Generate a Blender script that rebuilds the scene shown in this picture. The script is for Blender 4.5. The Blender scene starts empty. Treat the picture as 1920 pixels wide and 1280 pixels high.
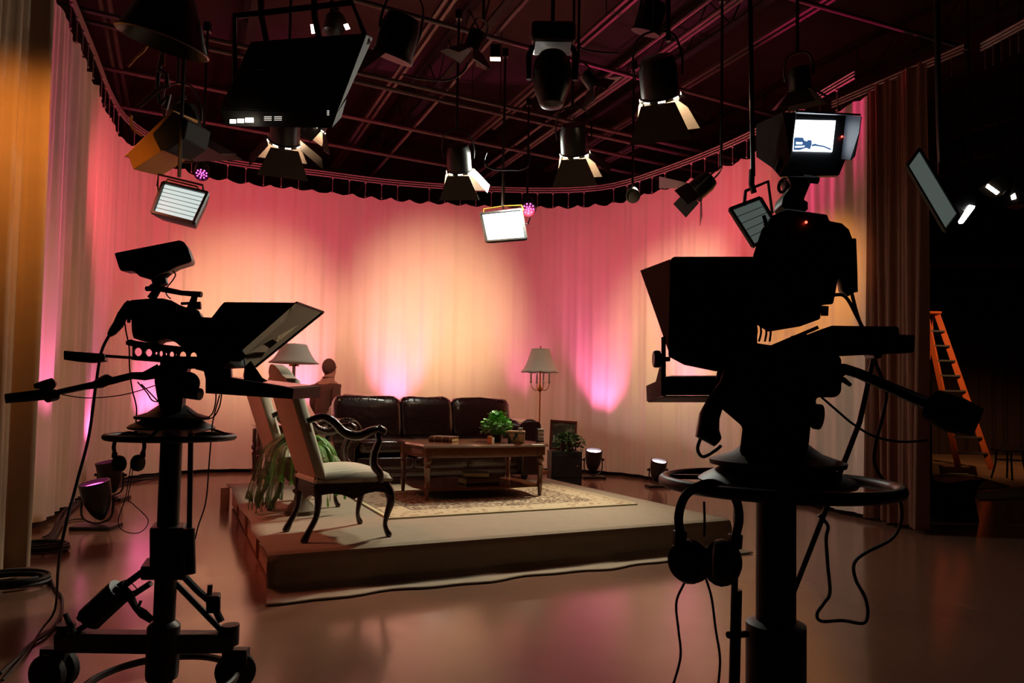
import bpy, math, random
from mathutils import Vector, Matrix, Quaternion
PI = math.pi
C = bpy.context.scene.collection
S = bpy.context.scene
random.seed(7)

# ---------------------------------------------------------------- camera, world, exposure
F = 1280.0                       # focal length in pixels of the 1920 wide frame (24 mm on full frame)
PITCH = math.radians(2.5); ROLL = math.radians(1.1); SHIFT = 59.0
CAM = Vector((0, 0, 1.2))
_f = Vector((0, math.cos(PITCH), math.sin(PITCH)))
_r0 = Vector((1, 0, 0)); _u0 = Vector((0, -math.sin(PITCH), math.cos(PITCH)))
_r = _r0*math.cos(ROLL) + _u0*math.sin(ROLL)
_u = -_r0*math.sin(ROLL) + _u0*math.cos(ROLL)
cd = bpy.data.cameras.new('camera'); cam = bpy.data.objects.new('camera', cd); C.objects.link(cam)
cd.sensor_width = 36; cd.lens = F/1920*36; cd.shift_y = SHIFT/1920; cd.clip_start = 0.05; cd.clip_end = 100
M3 = Matrix((_r, _u, -_f)).transposed()
cam.matrix_world = Matrix.Translation(CAM) @ M3.to_4x4()
S.camera = cam
w = bpy.data.worlds.new('world'); S.world = w; w.use_nodes = True
w.node_tree.nodes['Background'].inputs[0].default_value = (0.09, 0.03, 0.035, 1)
w.node_tree.nodes['Background'].inputs[1].default_value = 0.02
S.view_settings.view_transform = 'Standard'; S.view_settings.look = 'None'
S.view_settings.exposure = 0.4; S.view_settings.gamma = 1.0; S.view_settings.use_curve_mapping = False
try:
    S.cycles.use_denoising = True
    S.cycles.max_bounces = 6; S.cycles.diffuse_bounces = 3; S.cycles.glossy_bounces = 3
    S.cycles.sample_clamp_indirect = 4.0
    S.cycles.caustics_reflective = False; S.cycles.caustics_refractive = False
except Exception: pass

def ray(px, py):
    return _f + _r*((px-960)/F) + _u*(-(py-640-SHIFT)/F)
def at(px, py, Y):               # point seen at a pixel, at world distance Y
    d = ray(px, py); return CAM + d*(Y/d.y)
def onz(px, py, z):              # point seen at a pixel, on the level z
    d = ray(px, py); return CAM + d*((z-CAM.z)/d.z)

# ---------------------------------------------------------------- lights (positions in metres)
LIGHTS = []
def spot(name, loc, target, power, color, cone=50, blend=0.6, radius=0.05):
    l = bpy.data.lights.new(name, 'SPOT'); l.energy = power; l.color = color
    l.spot_size = math.radians(cone); l.spot_blend = blend; l.shadow_soft_size = radius
    o = bpy.data.objects.new(name, l); C.objects.link(o)
    o.location = loc; o.rotation_euler = (Vector(target)-Vector(loc)).to_track_quat('-Z', 'Y').to_euler()
    return o
def area(name, loc, target, power, color, sx, sy):
    l = bpy.data.lights.new(name, 'AREA'); l.energy = power; l.color = color
    l.shape = 'RECTANGLE'; l.size = sx; l.size_y = sy
    o = bpy.data.objects.new(name, l); C.objects.link(o)
    o.location = loc; o.rotation_euler = (Vector(target)-Vector(loc)).to_track_quat('-Z', 'Y').to_euler()
    return o
PINK = (1.0, 0.06, 0.30); HOT = (1.0, 0.18, 0.62); WARM = (1.0, 0.62, 0.30); AMBER = (1.0, 0.36, 0.06); NEUT = (1.0, 0.80, 0.55)
# cream beams thrown on the back curtain by the hanging fresnels, plus a fill
CREAM = (1.0, .70, .38)
for px, py, Y, tx, ty, tY, P, cone in ((533, 290, 6.9, 475, 590, 11.1, 540, 42), (862, 345, 7.5, 815, 575, 11.9, 780, 44), (1080, 315, 7.0, 1280, 600, 10.4, 430, 42)):
    spot('fresnel_beam_and_fill', at(px, py, Y), at(tx, ty, tY), P, CREAM, cone+3, 1.0, .10)
    spot('fresnel_beam_and_fill', at(px, py, Y), at(tx, ty+190, tY), P*.30, (1, .56, .33), 64, 1, .10)  # added wide cream fill for the lower part of the curtain
# pink uplights on the floor
UP = (1.0, .14, .42)
for x, y, z, tx, ty, tY, P, cn in ((-3.80, 6.2, .45, 92, 600, 6.1, 130, 40), (-4.72, 7.9, .47, 140, 560, 8.3, 90, 40), (-4.95, 9.75, .45, 262, 640, 10.2, 150, 44), (-3.3, 10.75, .45, 555, 640, 11.3, 230, 50), (-1.9, 11.1, .45, 745, 650, 11.8, 270, 50), (1.36, 11.18, .47, 1132, 650, 11.85, 260, 50), (.2, 11.4, .45, 985, 600, 12.0, 120, 44), (2.15, 10.05, .42, 1275, 640, 10.3, 220, 48)):
    spot('uplight_beam', (x, y, z), at(tx, ty, tY), P*.9, UP, cn, 1.0, .06)
# rose wash: added spots, two of them at the lit LED cans
ROSE = (1.0, .085, .14)
for px, py, Y, tx, ty, tY, P in ((991, 400, 8.6, 1000, 470, 12, 150), (378, 335, 7.2, 300, 430, 10.2, 150), (1187, 372, 8.1, 1300, 420, 10.3, 120), (700, 330, 7.5, 650, 470, 11.5, 150)):
    spot('rose_wash_spot', at(px, py, Y), at(tx, ty, tY), P, ROSE, 110, 1.0, .1)
# amber on the side drapes
spot('amber_beam', (-2.15, 3.9, 3.5), (-3.62, 4.95, 2.3), 75, AMBER, 72, 1.0, .08)
spot('amber_beam', (1.9, 5.6, 4.6), (3.55, 8.3, 2.5), 420, AMBER, 32, .9, .08)
# back light on the set from the panels and fresnels behind it, plus a rose fill
spot('key_beam', (1.9, 9.4, 4.8), (-.4, 6.2, .5), 1000, (1, .86, .62), 46, .8, .2)
area('softlight_beam', (-.12, 7.3, 3.75), (-.3, 5.0, .3), 40, (.95, 1, .85), .5, .4)
spot('rose_side_fill', (-3.45, 5.2, 3.3), (-1.5, 5.2, .6), 110, (1, .24, .14), 60, 1, .3)  # added spot standing in for rose bounce off the left curtain
# magenta light thrown up on the roof through the grid
for x, y, tx, ty, P in ((-4.3, 7.4, -3.2, 4.8, 500), (2.4, 9.4, 3.6, 6.6, 1500), (1.9, 10.0, .9, 6.8, 800)):
    spot('roof_beam', (x, y, .6), (tx, ty, 7.0), P, (1, .02, .22), 30, 1, .1)
# lamp in the dark at right that catches the ladder
spot('ladder_beam', (7.4, 9.6, 4.9), (9.8, 14.2, 1.1), 420, (1, .55, .25), 45, .8, .1)


# ---------------------------------------------------------------- helpers
TM = {}
def setprops(o, label=None, cat=None, group=None, kind=None):
    if label: o['label'] = label
    if cat: o['category'] = cat
    if group: o['group'] = group
    if kind: o['kind'] = kind
    return o
def thing(name, label, cat, loc=(0, 0, 0), rotz=0.0, group=None, direction=None, matrix=None):
    o = bpy.data.objects.new(name, None); C.objects.link(o); o.empty_display_size = 0.1
    if matrix is None:
        if direction is not None:
            q = Vector(direction).to_track_quat('-Z', 'Y')
            matrix = Matrix.Translation(Vector(loc)) @ q.to_matrix().to_4x4()
        else:
            matrix = Matrix.Translation(Vector(loc)) @ Matrix.Rotation(rotz, 4, 'Z')
    o.matrix_world = matrix
    TM[o.name] = matrix.copy()
    return setprops(o, label, cat, group)
def dup(root, matrix=None, label=None, group=None, loc=None, rotz=None):
    r = root.copy(); C.objects.link(r)
    if loc is not None: matrix = Matrix.Translation(Vector(loc)) @ Matrix.Rotation(rotz or 0, 4, 'Z')
    r.matrix_world = matrix; TM[r.name] = matrix.copy()
    if label: r['label'] = label
    if group: r['group'] = group
    for ch in list(root.children):
        c = ch.copy(); C.objects.link(c); c.parent = r; TM[c.name] = matrix.copy()
        for g in list(ch.children):
            d = g.copy(); C.objects.link(d); d.parent = c
    return r

PXD = [Vector((0, 1, 0))]      # direction in which traced bodies are deepened
class MB:
    """collects shapes; build() links them as one mesh object"""
    def __init__(s): s.v = []; s.f = []
    def add(s, vs, fs):
        n = len(s.v); s.v += [Vector(v) for v in vs]; s.f += [tuple(i+n for i in f) for f in fs]; return s
    def hexa(s, p):   # 8 points: bottom 4 ccw, top 4 ccw
        return s.add(p, [(3,2,1,0),(4,5,6,7),(0,1,5,4),(1,2,6,5),(2,3,7,6),(3,0,4,7)])
    def box(s, c, d, rz=0, rx=0, ry=0, M=None):
        hx, hy, hz = d[0]/2, d[1]/2, d[2]/2
        p = [Vector((x, y, z)) for z in (-hz, hz) for x, y in ((-hx,-hy),(hx,-hy),(hx,hy),(-hx,hy))]
        R = M if M is not None else (Matrix.Rotation(rz, 3, 'Z') @ Matrix.Rotation(ry, 3, 'Y') @ Matrix.Rotation(rx, 3, 'X'))
        return s.hexa([R @ q + Vector(c) for q in p])
    def beam(s, a, b, wd, ht, up=(0, 0, 1)):
        a = Vector(a); b = Vector(b); d = (b-a).normalized(); u = Vector(up)
        if abs(d.dot(u)) > .98: u = Vector((0, 1, 0))
        sd = d.cross(u).normalized(); u2 = sd.cross(d)
        q = [sd*x*wd/2 + u2*y*ht/2 for x, y in ((-1,-1),(1,-1),(1,1),(-1,1))]
        return s.hexa([a+k for k in q] + [b+k for k in q])
    def rings(s, rings, closed=False, caps=True):
        n = len(rings[0]); k0 = len(s.v)
        for r in rings: s.v += [Vector(p) for p in r]
        m = len(rings)
        for i in range(m if closed else m-1):
            a = k0+i*n; b = k0+((i+1) % m)*n
            for j in range(n):
                j2 = (j+1) % n; s.f.append((a+j, a+j2, b+j2, b+j))
        if caps and not closed:
            s.f.append(tuple(k0+j for j in reversed(range(n)))); s.f.append(tuple(k0+(m-1)*n+j for j in range(n)))
        return s
    def tube(s, pts, r, seg=8, closed=False):
        pts = [Vector(p) for p in pts]; n = len(pts)
        rr = r if isinstance(r, (list, tuple)) else [r]*n
        out = []; prev = None
        for i, p in enumerate(pts):
            if closed: t = (pts[(i+1) % n]-pts[i-1])
            else: t = (pts[min(i+1, n-1)]-pts[max(i-1, 0)])
            if t.length < 1e-9: t = Vector((0, 0, 1))
            t.normalize()
            if prev is None:
                a = Vector((0, 0, 1)) if abs(t.z) < .9 else Vector((1, 0, 0))
                nrm = t.cross(a).normalized()
            else:
                nrm = (prev - t*prev.dot(t))
                nrm = nrm.normalized() if nrm.length > 1e-6 else t.orthogonal().normalized()
            prev = nrm; bn = t.cross(nrm)
            out.append([p + (nrm*math.cos(2*PI*j/seg) + bn*math.sin(2*PI*j/seg))*rr[i] for j in range(seg)])
        return s.rings(out, closed=closed)
    def cyl(s, a, b, r, r2=None, seg=16):
        return s.tube([a, b], [r, r if r2 is None else r2], seg)
    def lathe(s, prof, c=(0, 0, 0), seg=20, axis=None, sx=1, sy=1):
        c = Vector(c); R = Matrix.Identity(3)
        if axis is not None: R = Vector((0, 0, 1)).rotation_difference(Vector(axis)).to_matrix()
        return s.rings([[c + R @ Vector((r*math.cos(2*PI*j/seg)*sx, r*math.sin(2*PI*j/seg)*sy, z)) for j in range(seg)] for r, z in prof])
    def torus(s, c, R, r, seg=48, tseg=8, axis=None):
        c = Vector(c); Q = Matrix.Identity(3)
        if axis is not None: Q = Vector((0, 0, 1)).rotation_difference(Vector(axis)).to_matrix()
        return s.rings([[c + Q @ Vector(((R+r*math.cos(2*PI*j/tseg))*math.cos(2*PI*i/seg), (R+r*math.cos(2*PI*j/tseg))*math.sin(2*PI*i/seg), r*math.sin(2*PI*j/tseg))) for j in range(tseg)] for i in range(seg)], closed=True)
    def sphere(s, c, r, seg=14, sc=(1, 1, 1), M=None):
        c = Vector(c); n = seg//2; rg = []
        for i in range(n+1):
            t = PI*i/n; t = min(max(t, .04), PI-.04)
            ring = [Vector((math.sin(t)*math.cos(2*PI*j/seg)*sc[0], math.sin(t)*math.sin(2*PI*j/seg)*sc[1], -math.cos(t)*sc[2]))*r for j in range(seg)]
            rg.append([c + (M @ q if M is not None else q) for q in ring])
        return s.rings(rg)
    def prism(s, poly, ext):
        poly = [Vector(p) for p in poly]; ext = Vector(ext); n = len(poly); k = len(s.v)
        s.v += poly + [p+ext for p in poly]
        s.f.append(tuple(k+i for i in range(n))); s.f.append(tuple(k+n+i for i in reversed(range(n))))
        for i in range(n):
            j = (i+1) % n; s.f.append((k+j, k+i, k+n+i, k+n+j))
        return s
    def prism_px(s, poly, Y, th):
        """solid plate or body whose face lies at distance Y, th metres deep"""
        return s.prism([at(x, y, Y) for x, y in poly], PXD[0]*th)
    def grid(s, fn, nu, nv):
        k = len(s.v)
        for i in range(nu+1):
            for j in range(nv+1): s.v.append(Vector(fn(i/nu, j/nv)))
        for i in range(nu):
            for j in range(nv):
                a = k+i*(nv+1)+j; s.f.append((a, a+nv+1, a+nv+2, a+1))
        return s
    def build(s, name, mat, parent=None, world=False, smooth=True, bevel=0, sub=0, solid=0, angle=38):
        vs = s.v
        if parent is not None and world:
            M = TM[parent.name].inverted(); vs = [M @ v for v in vs]
        me = bpy.data.meshes.new(name)
        me.from_pydata([tuple(v) for v in vs], [], s.f); me.update()
        if mat: me.materials.append(mat)
        o = bpy.data.objects.new(name, me); C.objects.link(o)
        if smooth and len(me.polygons):
            me.polygons.foreach_set('use_smooth', [True]*len(me.polygons))
            try: me.set_sharp_from_angle(angle=math.radians(angle))
            except Exception: pass
        if parent is not None:
            o.parent = parent; TM[o.name] = TM[parent.name].copy()
        else:
            TM[o.name] = Matrix.Identity(4)
        if solid:
            m = o.modifiers.new('s', 'SOLIDIFY'); m.thickness = solid; m.offset = 0
        if bevel:
            m = o.modifiers.new('b', 'BEVEL'); m.width = bevel; m.segments = 2; m.limit_method = 'ANGLE'; m.angle_limit = math.radians(40)
        if sub:
            m = o.modifiers.new('u', 'SUBSURF'); m.levels = sub; m.render_levels = sub
        return o
def solo(mb, name, mat, label, cat, group=None, kind=None, **k):
    """a thing that is one mesh: origin moved to its base"""
    c = Vector((sum(v.x for v in mb.v)/len(mb.v), sum(v.y for v in mb.v)/len(mb.v), min(v.z for v in mb.v)))
    mb.v = [v-c for v in mb.v]
    o = mb.build(name, mat, **k); o.location = c
    TM[o.name] = Matrix.Translation(c)
    return setprops(o, label, cat, group, kind)
def struct(mb, name, mat, **k):
    o = mb.build(name, mat, **k); o['kind'] = 'structure'; return o
def spline(pts, n=10, closed=False):
    P = [Vector(p) for p in pts]; out = []
    m = len(P)
    rng = range(m if closed else m-1)
    for i in rng:
        if closed: p0, p1, p2, p3 = P[i-1], P[i], P[(i+1) % m], P[(i+2) % m]
        else: p0, p1, p2, p3 = P[max(i-1, 0)], P[i], P[i+1], P[min(i+2, m-1)]
        for k in range(n):
            t = k/n
            out.append(0.5*((2*p1)+(p2-p0)*t+(2*p0-5*p1+4*p2-p3)*t*t+(3*p1-p0-3*p2+p3)*t**3))
    if not closed: out.append(P[-1])
    return out

# ---------------------------------------------------------------- materials
def mat(name, col, rough=.5, metal=0, noise=.12, scale=8, spec=.5, coat=0, emis=None, es=0, bump=0, bscale=60, sheen=0, coords='Object'):
    m = bpy.data.materials.new(name); m.use_nodes = True; nt = m.node_tree; b = nt.nodes['Principled BSDF']
    b.inputs['Roughness'].default_value = rough; b.inputs['Metallic'].default_value = metal
    b.inputs['Specular IOR Level'].default_value = spec
    b.inputs['Coat Weight'].default_value = coat; b.inputs['Coat Roughness'].default_value = .1
    if sheen: b.inputs['Sheen Weight'].default_value = sheen
    tc = nt.nodes.new('ShaderNodeTexCoord')
    nz = nt.nodes.new('ShaderNodeTexNoise'); nz.inputs['Scale'].default_value = scale; nz.inputs['Detail'].default_value = 4
    nt.links.new(tc.outputs[coords], nz.inputs['Vector'])
    mx = nt.nodes.new('ShaderNodeMix'); mx.data_type = 'RGBA'
    c = Vector(col)
    mx.inputs[6].default_value = (*(c*(1-noise)), 1); mx.inputs[7].default_value = (*[min(1, x*(1+noise)) for x in c], 1)
    nt.links.new(nz.outputs['Fac'], mx.inputs[0]); nt.links.new(mx.outputs[2], b.inputs['Base Color'])
    if bump:
        n2 = nt.nodes.new('ShaderNodeTexNoise'); n2.inputs['Scale'].default_value = bscale; nt.links.new(tc.outputs[coords], n2.inputs['Vector'])
        bp = nt.nodes.new('ShaderNodeBump'); bp.inputs['Strength'].default_value = bump; bp.inputs['Distance'].default_value = .01
        nt.links.new(n2.outputs['Fac'], bp.inputs['Height']); nt.links.new(bp.outputs[0], b.inputs['Normal'])
    if emis:
        b.inputs['Emission Color'].default_value = (*emis, 1); b.inputs['Emission Strength'].default_value = es
    return m
def pattern(m, kind='wave', scale=20, col2=(0, 0, 0), lo=.45, hi=.55, dist=0, direction='Z', rot=(0, 0, 0), sc=(1, 1, 1), fac=1):
    """mix a second colour into a material through a wave / voronoi / brick pattern"""
    nt = m.node_tree; b = nt.nodes['Principled BSDF']; src = b.inputs['Base Color'].links[0].from_socket
    tc = nt.nodes.new('ShaderNodeTexCoord'); mp = nt.nodes.new('ShaderNodeMapping')
    mp.inputs['Rotation'].default_value = rot; mp.inputs['Scale'].default_value = sc
    nt.links.new(tc.outputs['Object'], mp.inputs[0])
    if kind == 'wave':
        t = nt.nodes.new('ShaderNodeTexWave'); t.inputs['Scale'].default_value = scale; t.inputs['Distortion'].default_value = dist; t.bands_direction = direction; o = t.outputs['Fac']
    elif kind == 'voronoi':
        t = nt.nodes.new('ShaderNodeTexVoronoi'); t.inputs['Scale'].default_value = scale; o = t.outputs['Distance']
    else:
        t = nt.nodes.new('ShaderNodeTexNoise'); t.inputs['Scale'].default_value = scale; t.inputs['Detail'].default_value = 6; o = t.outputs['Fac']
    nt.links.new(mp.outputs[0], t.inputs['Vector'])
    r = nt.nodes.new('ShaderNodeMapRange'); r.inputs[1].default_value = lo; r.inputs[2].default_value = hi; r.inputs[4].default_value = fac
    nt.links.new(o, r.inputs[0])
    mx = nt.nodes.new('ShaderNodeMix'); mx.data_type = 'RGBA'; nt.links.new(r.outputs[0], mx.inputs[0])
    nt.links.new(src, mx.inputs[6]); mx.inputs[7].default_value = (*col2, 1)
    nt.links.new(mx.outputs[2], b.inputs['Base Color'])
    return m
def glow(name, col, strength):
    return mat(name, (.02, .02, .02), .5, emis=col, es=strength, noise=.02)
M = {}
M['black'] = mat('black_plastic', (.012, .012, .013), .45)
M['blackmatte'] = mat('black_matte', (.008, .008, .008), .8)
M['blackmetal'] = mat('black_painted_metal', (.018, .017, .017), .38, .3)
M['fixture'] = mat('fixture_enamel', (.012, .011, .011), .35, .2, spec=.6)
M['doormetal'] = mat('barn_door_metal', (.05, .035, .03), .5, .4)
M['rubber'] = mat('rubber', (.01, .01, .01), .7)
M['cable'] = mat('cable_rubber', (.006, .006, .006), .6)
M['pipe'] = mat('pipe_steel', (.10, .07, .07), .45, .5)
M['strut'] = mat('strut_steel', (.15, .11, .10), .45, .5)
M['track'] = mat('track_aluminium', (.42, .34, .32), .4, .6)
M['chrome'] = mat('chrome', (.7, .7, .7), .15, 1)
M['brass'] = mat('brass', (.55, .30, .08), .25, 1)
M['yellowyoke'] = mat('yellow_paint', (.55, .33, .03), .5)
M['floor'] = mat('polished_concrete', (.21, .108, .072), .17, noise=.25, scale=1.3, spec=.55, bump=.06, bscale=3)
M['deck'] = mat('ceiling_deck', (.09, .05, .05), .8, noise=.4, scale=2)
M['wall'] = mat('black_wall', (.02, .013, .010), .9)

# ================================================================ ROOM
TH = math.radians(26)
AX = Vector((-math.sin(TH), math.cos(TH), 0)); BX = Vector((math.cos(TH), math.sin(TH), 0))   # building axes
struct(MB().box((2, 7, -.05), (34, 30, .1)), 'floor', M['floor'])
mb = MB().box((2, 8, 7.15), (34, 30, .1))
struct(mb, 'ceiling', M['deck'])
mb = MB()
struct(MB().box((2, 21, 3.5), (34, .2, 7.2)), 'wall_back', M['wall'])
struct(MB().box((-12, 7, 3.5), (.2, 30, 7.2)), 'wall_left', M['wall'])
struct(MB().box((19, 7, 3.5), (.2, 30, 7.2)), 'wall_right', M['wall'])
struct(MB().box((2, -6, 3.5), (34, .2, 7.2)), 'wall_front', M['wall'])

# ---- curtains
def curtain(name, ctl, z0, z1, mt, label, amp=.035, lam=.30, seed=1, cat='curtain', nz=16, gather=1.0, scallop=.05, hemw=0):
    rnd = random.Random(seed)
    path = spline([(x, y, 0) for x, y in ctl], 40)
    L = [0]
    for i in range(1, len(path)): L.append(L[-1]+(path[i]-path[i-1]).length)
    tot = L[-1]; n = int(tot/(lam/12)); pts = []; k = 0
    for i in range(n+1):
        s_ = tot*i/n
        while k < len(L)-2 and L[k+1] < s_: k += 1
        t = (s_-L[k])/max(1e-9, L[k+1]-L[k]); p = path[k].lerp(path[k+1], t)
        tg = (path[k+1]-path[k]).normalized(); pts.append((s_, p, Vector((tg.y, -tg.x, 0))))
    ph = [rnd.uniform(-.5, .5) for _ in range(200)]; am = [rnd.uniform(.5, 1.3) for _ in range(200)]
    mb = MB()
    def fn(u, v):
        i = min(n, int(round(u*n))); s_, p, nm = pts[i]
        q = s_/lam; a = q+.25*math.sin(q*.61+seed)
        z = z0+(z1-z0)*v
        tight = .45+.55*(1-v)
        off = amp*am[int(q) % 200]*tight*math.sin(2*PI*a) + amp*.5*math.sin(2*PI*a*.37+2*v+seed) + amp*.28*math.sin(2*PI*a*2.3+1.3*v)
        if v > .985: z -= scallop*abs(math.sin(PI*q))**1.0
        return p+nm*off+Vector((0, 0, z))
    mb.grid(fn, n, nz)
    o = mb.build(name, mt, angle=180); setprops(o, label, cat)
    return o, pts, lam
M['cyc'] = mat('muslin', (.80, .74, .64), .85, noise=.05, scale=3, sheen=.2)
M['drape'] = mat('tan_velour', (.50, .36, .24), .9, noise=.12, scale=6)
M['brown'] = mat('brown_velour', (.24, .11, .075), .9, noise=.15, scale=6)
CYC = [(-3.70, 4.85), (-4.2, 6.15), (-4.72, 7.45), (-5.15, 8.5), (-5.38, 9.3), (-5.3, 10.1), (-4.7, 10.85), (-3.3, 11.35), (-1.95, 11.8), (0, 12.05), (1.45, 11.85), (2.3, 11.0), (3.2, 9.5), (3.74, 7.9), (3.90, 7.36)]
cyc, cycpts, lam = curtain('cyclorama_curtain', CYC, .06, 4.72, M['cyc'], 'pale muslin curtain sweeping around the whole back of the lit set', amp=.03, lam=.33, seed=3)
curtain('drape', [(-3.27, 4.62), (-3.3, 4.2), (-3.42, 3.7), (-3.3, 3.2)], .05, 4.72, M['drape'], 'tan curtain hanging nearest the camera at the left edge', amp=.07, lam=.26, seed=5)
curtain('drape', [(3.84, 7.36), (3.93, 7.12), (4.00, 6.88), (4.03, 6.66)], .05, 4.72, M['brown'], 'brown gathered curtain in deep folds at right end of the pale curtain', amp=.075, lam=.13, seed=9)
# black skirting behind and below the hem
mb = MB(); base = [p+(-nm)*.10 for s_, p, nm in cycpts[::6]]
for a, b in zip(base[:-1], base[1:]): mb.beam(a+Vector((0, 0, .045)), b+Vector((0, 0, .045)), .03, .09)
o = struct(mb, 'trim_1', M['blackmatte'])
# ---- curtain track with hooks
def track(name, pts, z, label, hang, mt, group=None, hooks=True, step=.33):
    r = thing(name, label, 'curtain track', (pts[0].x, pts[0].y, z), group=group)
    for dz, nm in ((0, 'rail'),):
        m = MB()
        for o_ in (-.035, 0, .035):
            m.tube([p+Vector((0, 0, z+o_*1.1)) for p in pts], .013, 6)
        m.build(nm, mt, r, world=True)
    m = MB()
    L = 0; nxt = .1; first = None
    for a, b in zip(pts[:-1], pts[1:]):
        L += (b-a).length
        if hooks and L > nxt:
            nxt += step
            loc = Vector((b.x, b.y, z))
            if first is None:
                h = MB(); h.tube([(0, 0, -.04), (0, 0, -hang)], .007, 5); h.sphere((0, 0, -.06), .022, 8); h.sphere((0, 0, -hang), .016, 8)
                first = h.build('hook', mt, r); base_l = TM[r.name].inverted() @ loc; first.location = base_l
            else:
                c = first.copy(); C.objects.link(c); c.parent = r; c.location = TM[r.name].inverted() @ loc
    return r
tp = [p for s_, p, nm in cycpts[::10]]
track('curtain_track', tp, 5.0, 'aluminium curtain track curving above the pale muslin curtain', .30, M['track'])
for q in range(0): pass

# ================================================================ PLATFORM AND FURNITURE
M['carpet'] = mat('beige_carpet', (.34, .275, .20), .95, noise=.12, scale=14, bump=.3, bscale=300)
M['ply'] = mat('raw_plywood', (.55, .30, .18), .7, noise=.15, scale=5)
PF = Vector((-1.455, 4.25, 0)); PH = .24
def pf(a, b, z=0): return PF + BX*a + AX*b + Vector((0, 0, z))
r = thing('platform', 'low square stage platform covered in beige carpet that drapes over its front edge', 'platform', PF)
m = MB(); L = 3.68
m.hexa([pf(.02, .02, .02), pf(L, .02, .02), pf(L, L, .02), pf(.02, L, .02), pf(.02, .02, PH-.012), pf(L, .02, PH-.012), pf(L, L, PH-.012), pf(.02, L, PH-.012)])
m.build('frame', M['ply'], r, world=True)
for i in range(1, 4):
    m = MB(); m.hexa([pf(-.002, .92*i-.004, .02), pf(.02, .92*i-.004, .02), pf(.02, .92*i+.004, .02), pf(-.002, .92*i+.004, .02), pf(-.002, .92*i-.004, PH-.02), pf(.02, .92*i-.004, PH-.02), pf(.02, .92*i+.004, PH-.02), pf(-.002, .92*i+.004, PH-.02)])
    m.build('seam_batten', M['ply'], r, world=True)
# carpet: flat on top, curved over the front, lying out on the floor
m = MB(); prof = [(L+.02, PH), (2.5, PH), (1.2, PH), (.4, PH), (.1, PH+.002), (.03, PH), (-.005, PH-.012), (-.02, PH-.04), (-.028, PH-.09), (-.035, .12), (-.05, .05), (-.09, .018), (-.15, .008), (-.25, .006)]
rows = 40
def carp(u, v):
    x = v*(len(prof)-1); i = min(int(x), len(prof)-2); t = x-i
    b_ = prof[i][0]*(1-t)+prof[i+1][0]*t; z = prof[i][1]*(1-t)+prof[i+1][1]*t
    a_ = -.03+(L+.06)*u
    wav = .012*math.sin(u*23)+.008*math.sin(u*51+1) if b_ < -.02 else 0
    if b_ < -.02: a_ += .05*(u-.5)*(-b_)*4
    if b_ > .1 and u < .001: a_ += .012*math.sin(b_*37)+.01*math.sin(b_*91)
    return pf(a_, b_-wav*2*max(0, 1-abs(z)/.15), z+.004)
m.grid(carp, rows, (len(prof)-1)*4)
m.build('carpet', M['carpet'], r, world=True, solid=.008)
for b_ in (.03, 3.6):
    m = MB(); m.box(pf(-.06 if b_ > 1 else .06, b_, .11), (.09, .06, .22), rz=TH); m.build('leg', M['ply'], r, world=True)
# second riser carrying the back of the sofa
m = MB()
P2 = [pf(.55, L+.06), pf(3.9, L+.06), pf(3.9, L+1.0), pf(.55, L+1.0)]
m.hexa([p+Vector((0, 0, 0)) for p in P2] + [p+Vector((0, 0, PH)) for p in P2])
solo(m, 'riser', M['carpet'], 'carpeted riser behind the main platform carrying back of the leather sofa', 'platform')

# ---- rug
RC = Vector((-.97, 5.5, 0)); RZ = PH+.010
def rg(a, b, z): return RC + BX*a + AX*b + Vector((0, 0, RZ+z))
M['rugf'] = mat('rug_field', (.50, .40, .25), .95, noise=.1, scale=30, bump=.2, bscale=200)
pattern(M['rugf'], 'voronoi', 19, (.13, .07, .04), .30, .38, fac=.9); pattern(M['rugf'], 'noise', 34, (.62, .52, .36), .52, .6, fac=.8)
M['rugb'] = mat('rug_border', (.27, .155, .09), .95, noise=.15, scale=30)
pattern(M['rugb'], 'voronoi', 13, (.55, .45, .29), .30, .36, fac=.9); pattern(M['rugb'], 'noise', 40, (.5, .38, .24), .54, .6, fac=.8)
M['rugl'] = mat('rug_line', (.60, .52, .33), .95, noise=.08, scale=40)
M['rugd'] = mat('rug_guard_line', (.20, .12, .07), .95, noise=.1, scale=40)
r = thing('rug', 'patterned beige and brown rug with pale edging under the coffee table', 'rug', rg(0, 0, 0), TH)
RW, RD = 2.44, 1.66
def band(o0, o1, z):
    m = MB()
    A = [(o0, o0), (RW-o0, o0), (RW-o0, RD-o0), (o0, RD-o0)]; B = [(o1, o1), (RW-o1, o1), (RW-o1, RD-o1), (o1, RD-o1)]
    for i in range(4):
        j = (i+1) % 4
        m.hexa([rg(*A[i], 0), rg(*A[j], 0), rg(*B[j], 0), rg(*B[i], 0), rg(*A[i], z), rg(*A[j], z), rg(*B[j], z), rg(*B[i], z)])
    return m
band(0, .035, .012).build('edging', M['rugl'], r, world=True)
band(.035, .05, .010).build('guard_stripe', M['rugd'], r, world=True)
band(.05, .27, .011).build('border', M['rugb'], r, world=True)
band(.27, .285, .012).build('guard_stripe', M['rugl'], r, world=True)
m = MB(); p = [(.285, .285), (RW-.285, .285), (RW-.285, RD-.285), (.285, RD-.285)]
m.hexa([rg(*q, 0) for q in p]+[rg(*q, .011) for q in p]); m.build('field', M['rugf'], r, world=True)
RUGTOP = RZ+.012

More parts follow.
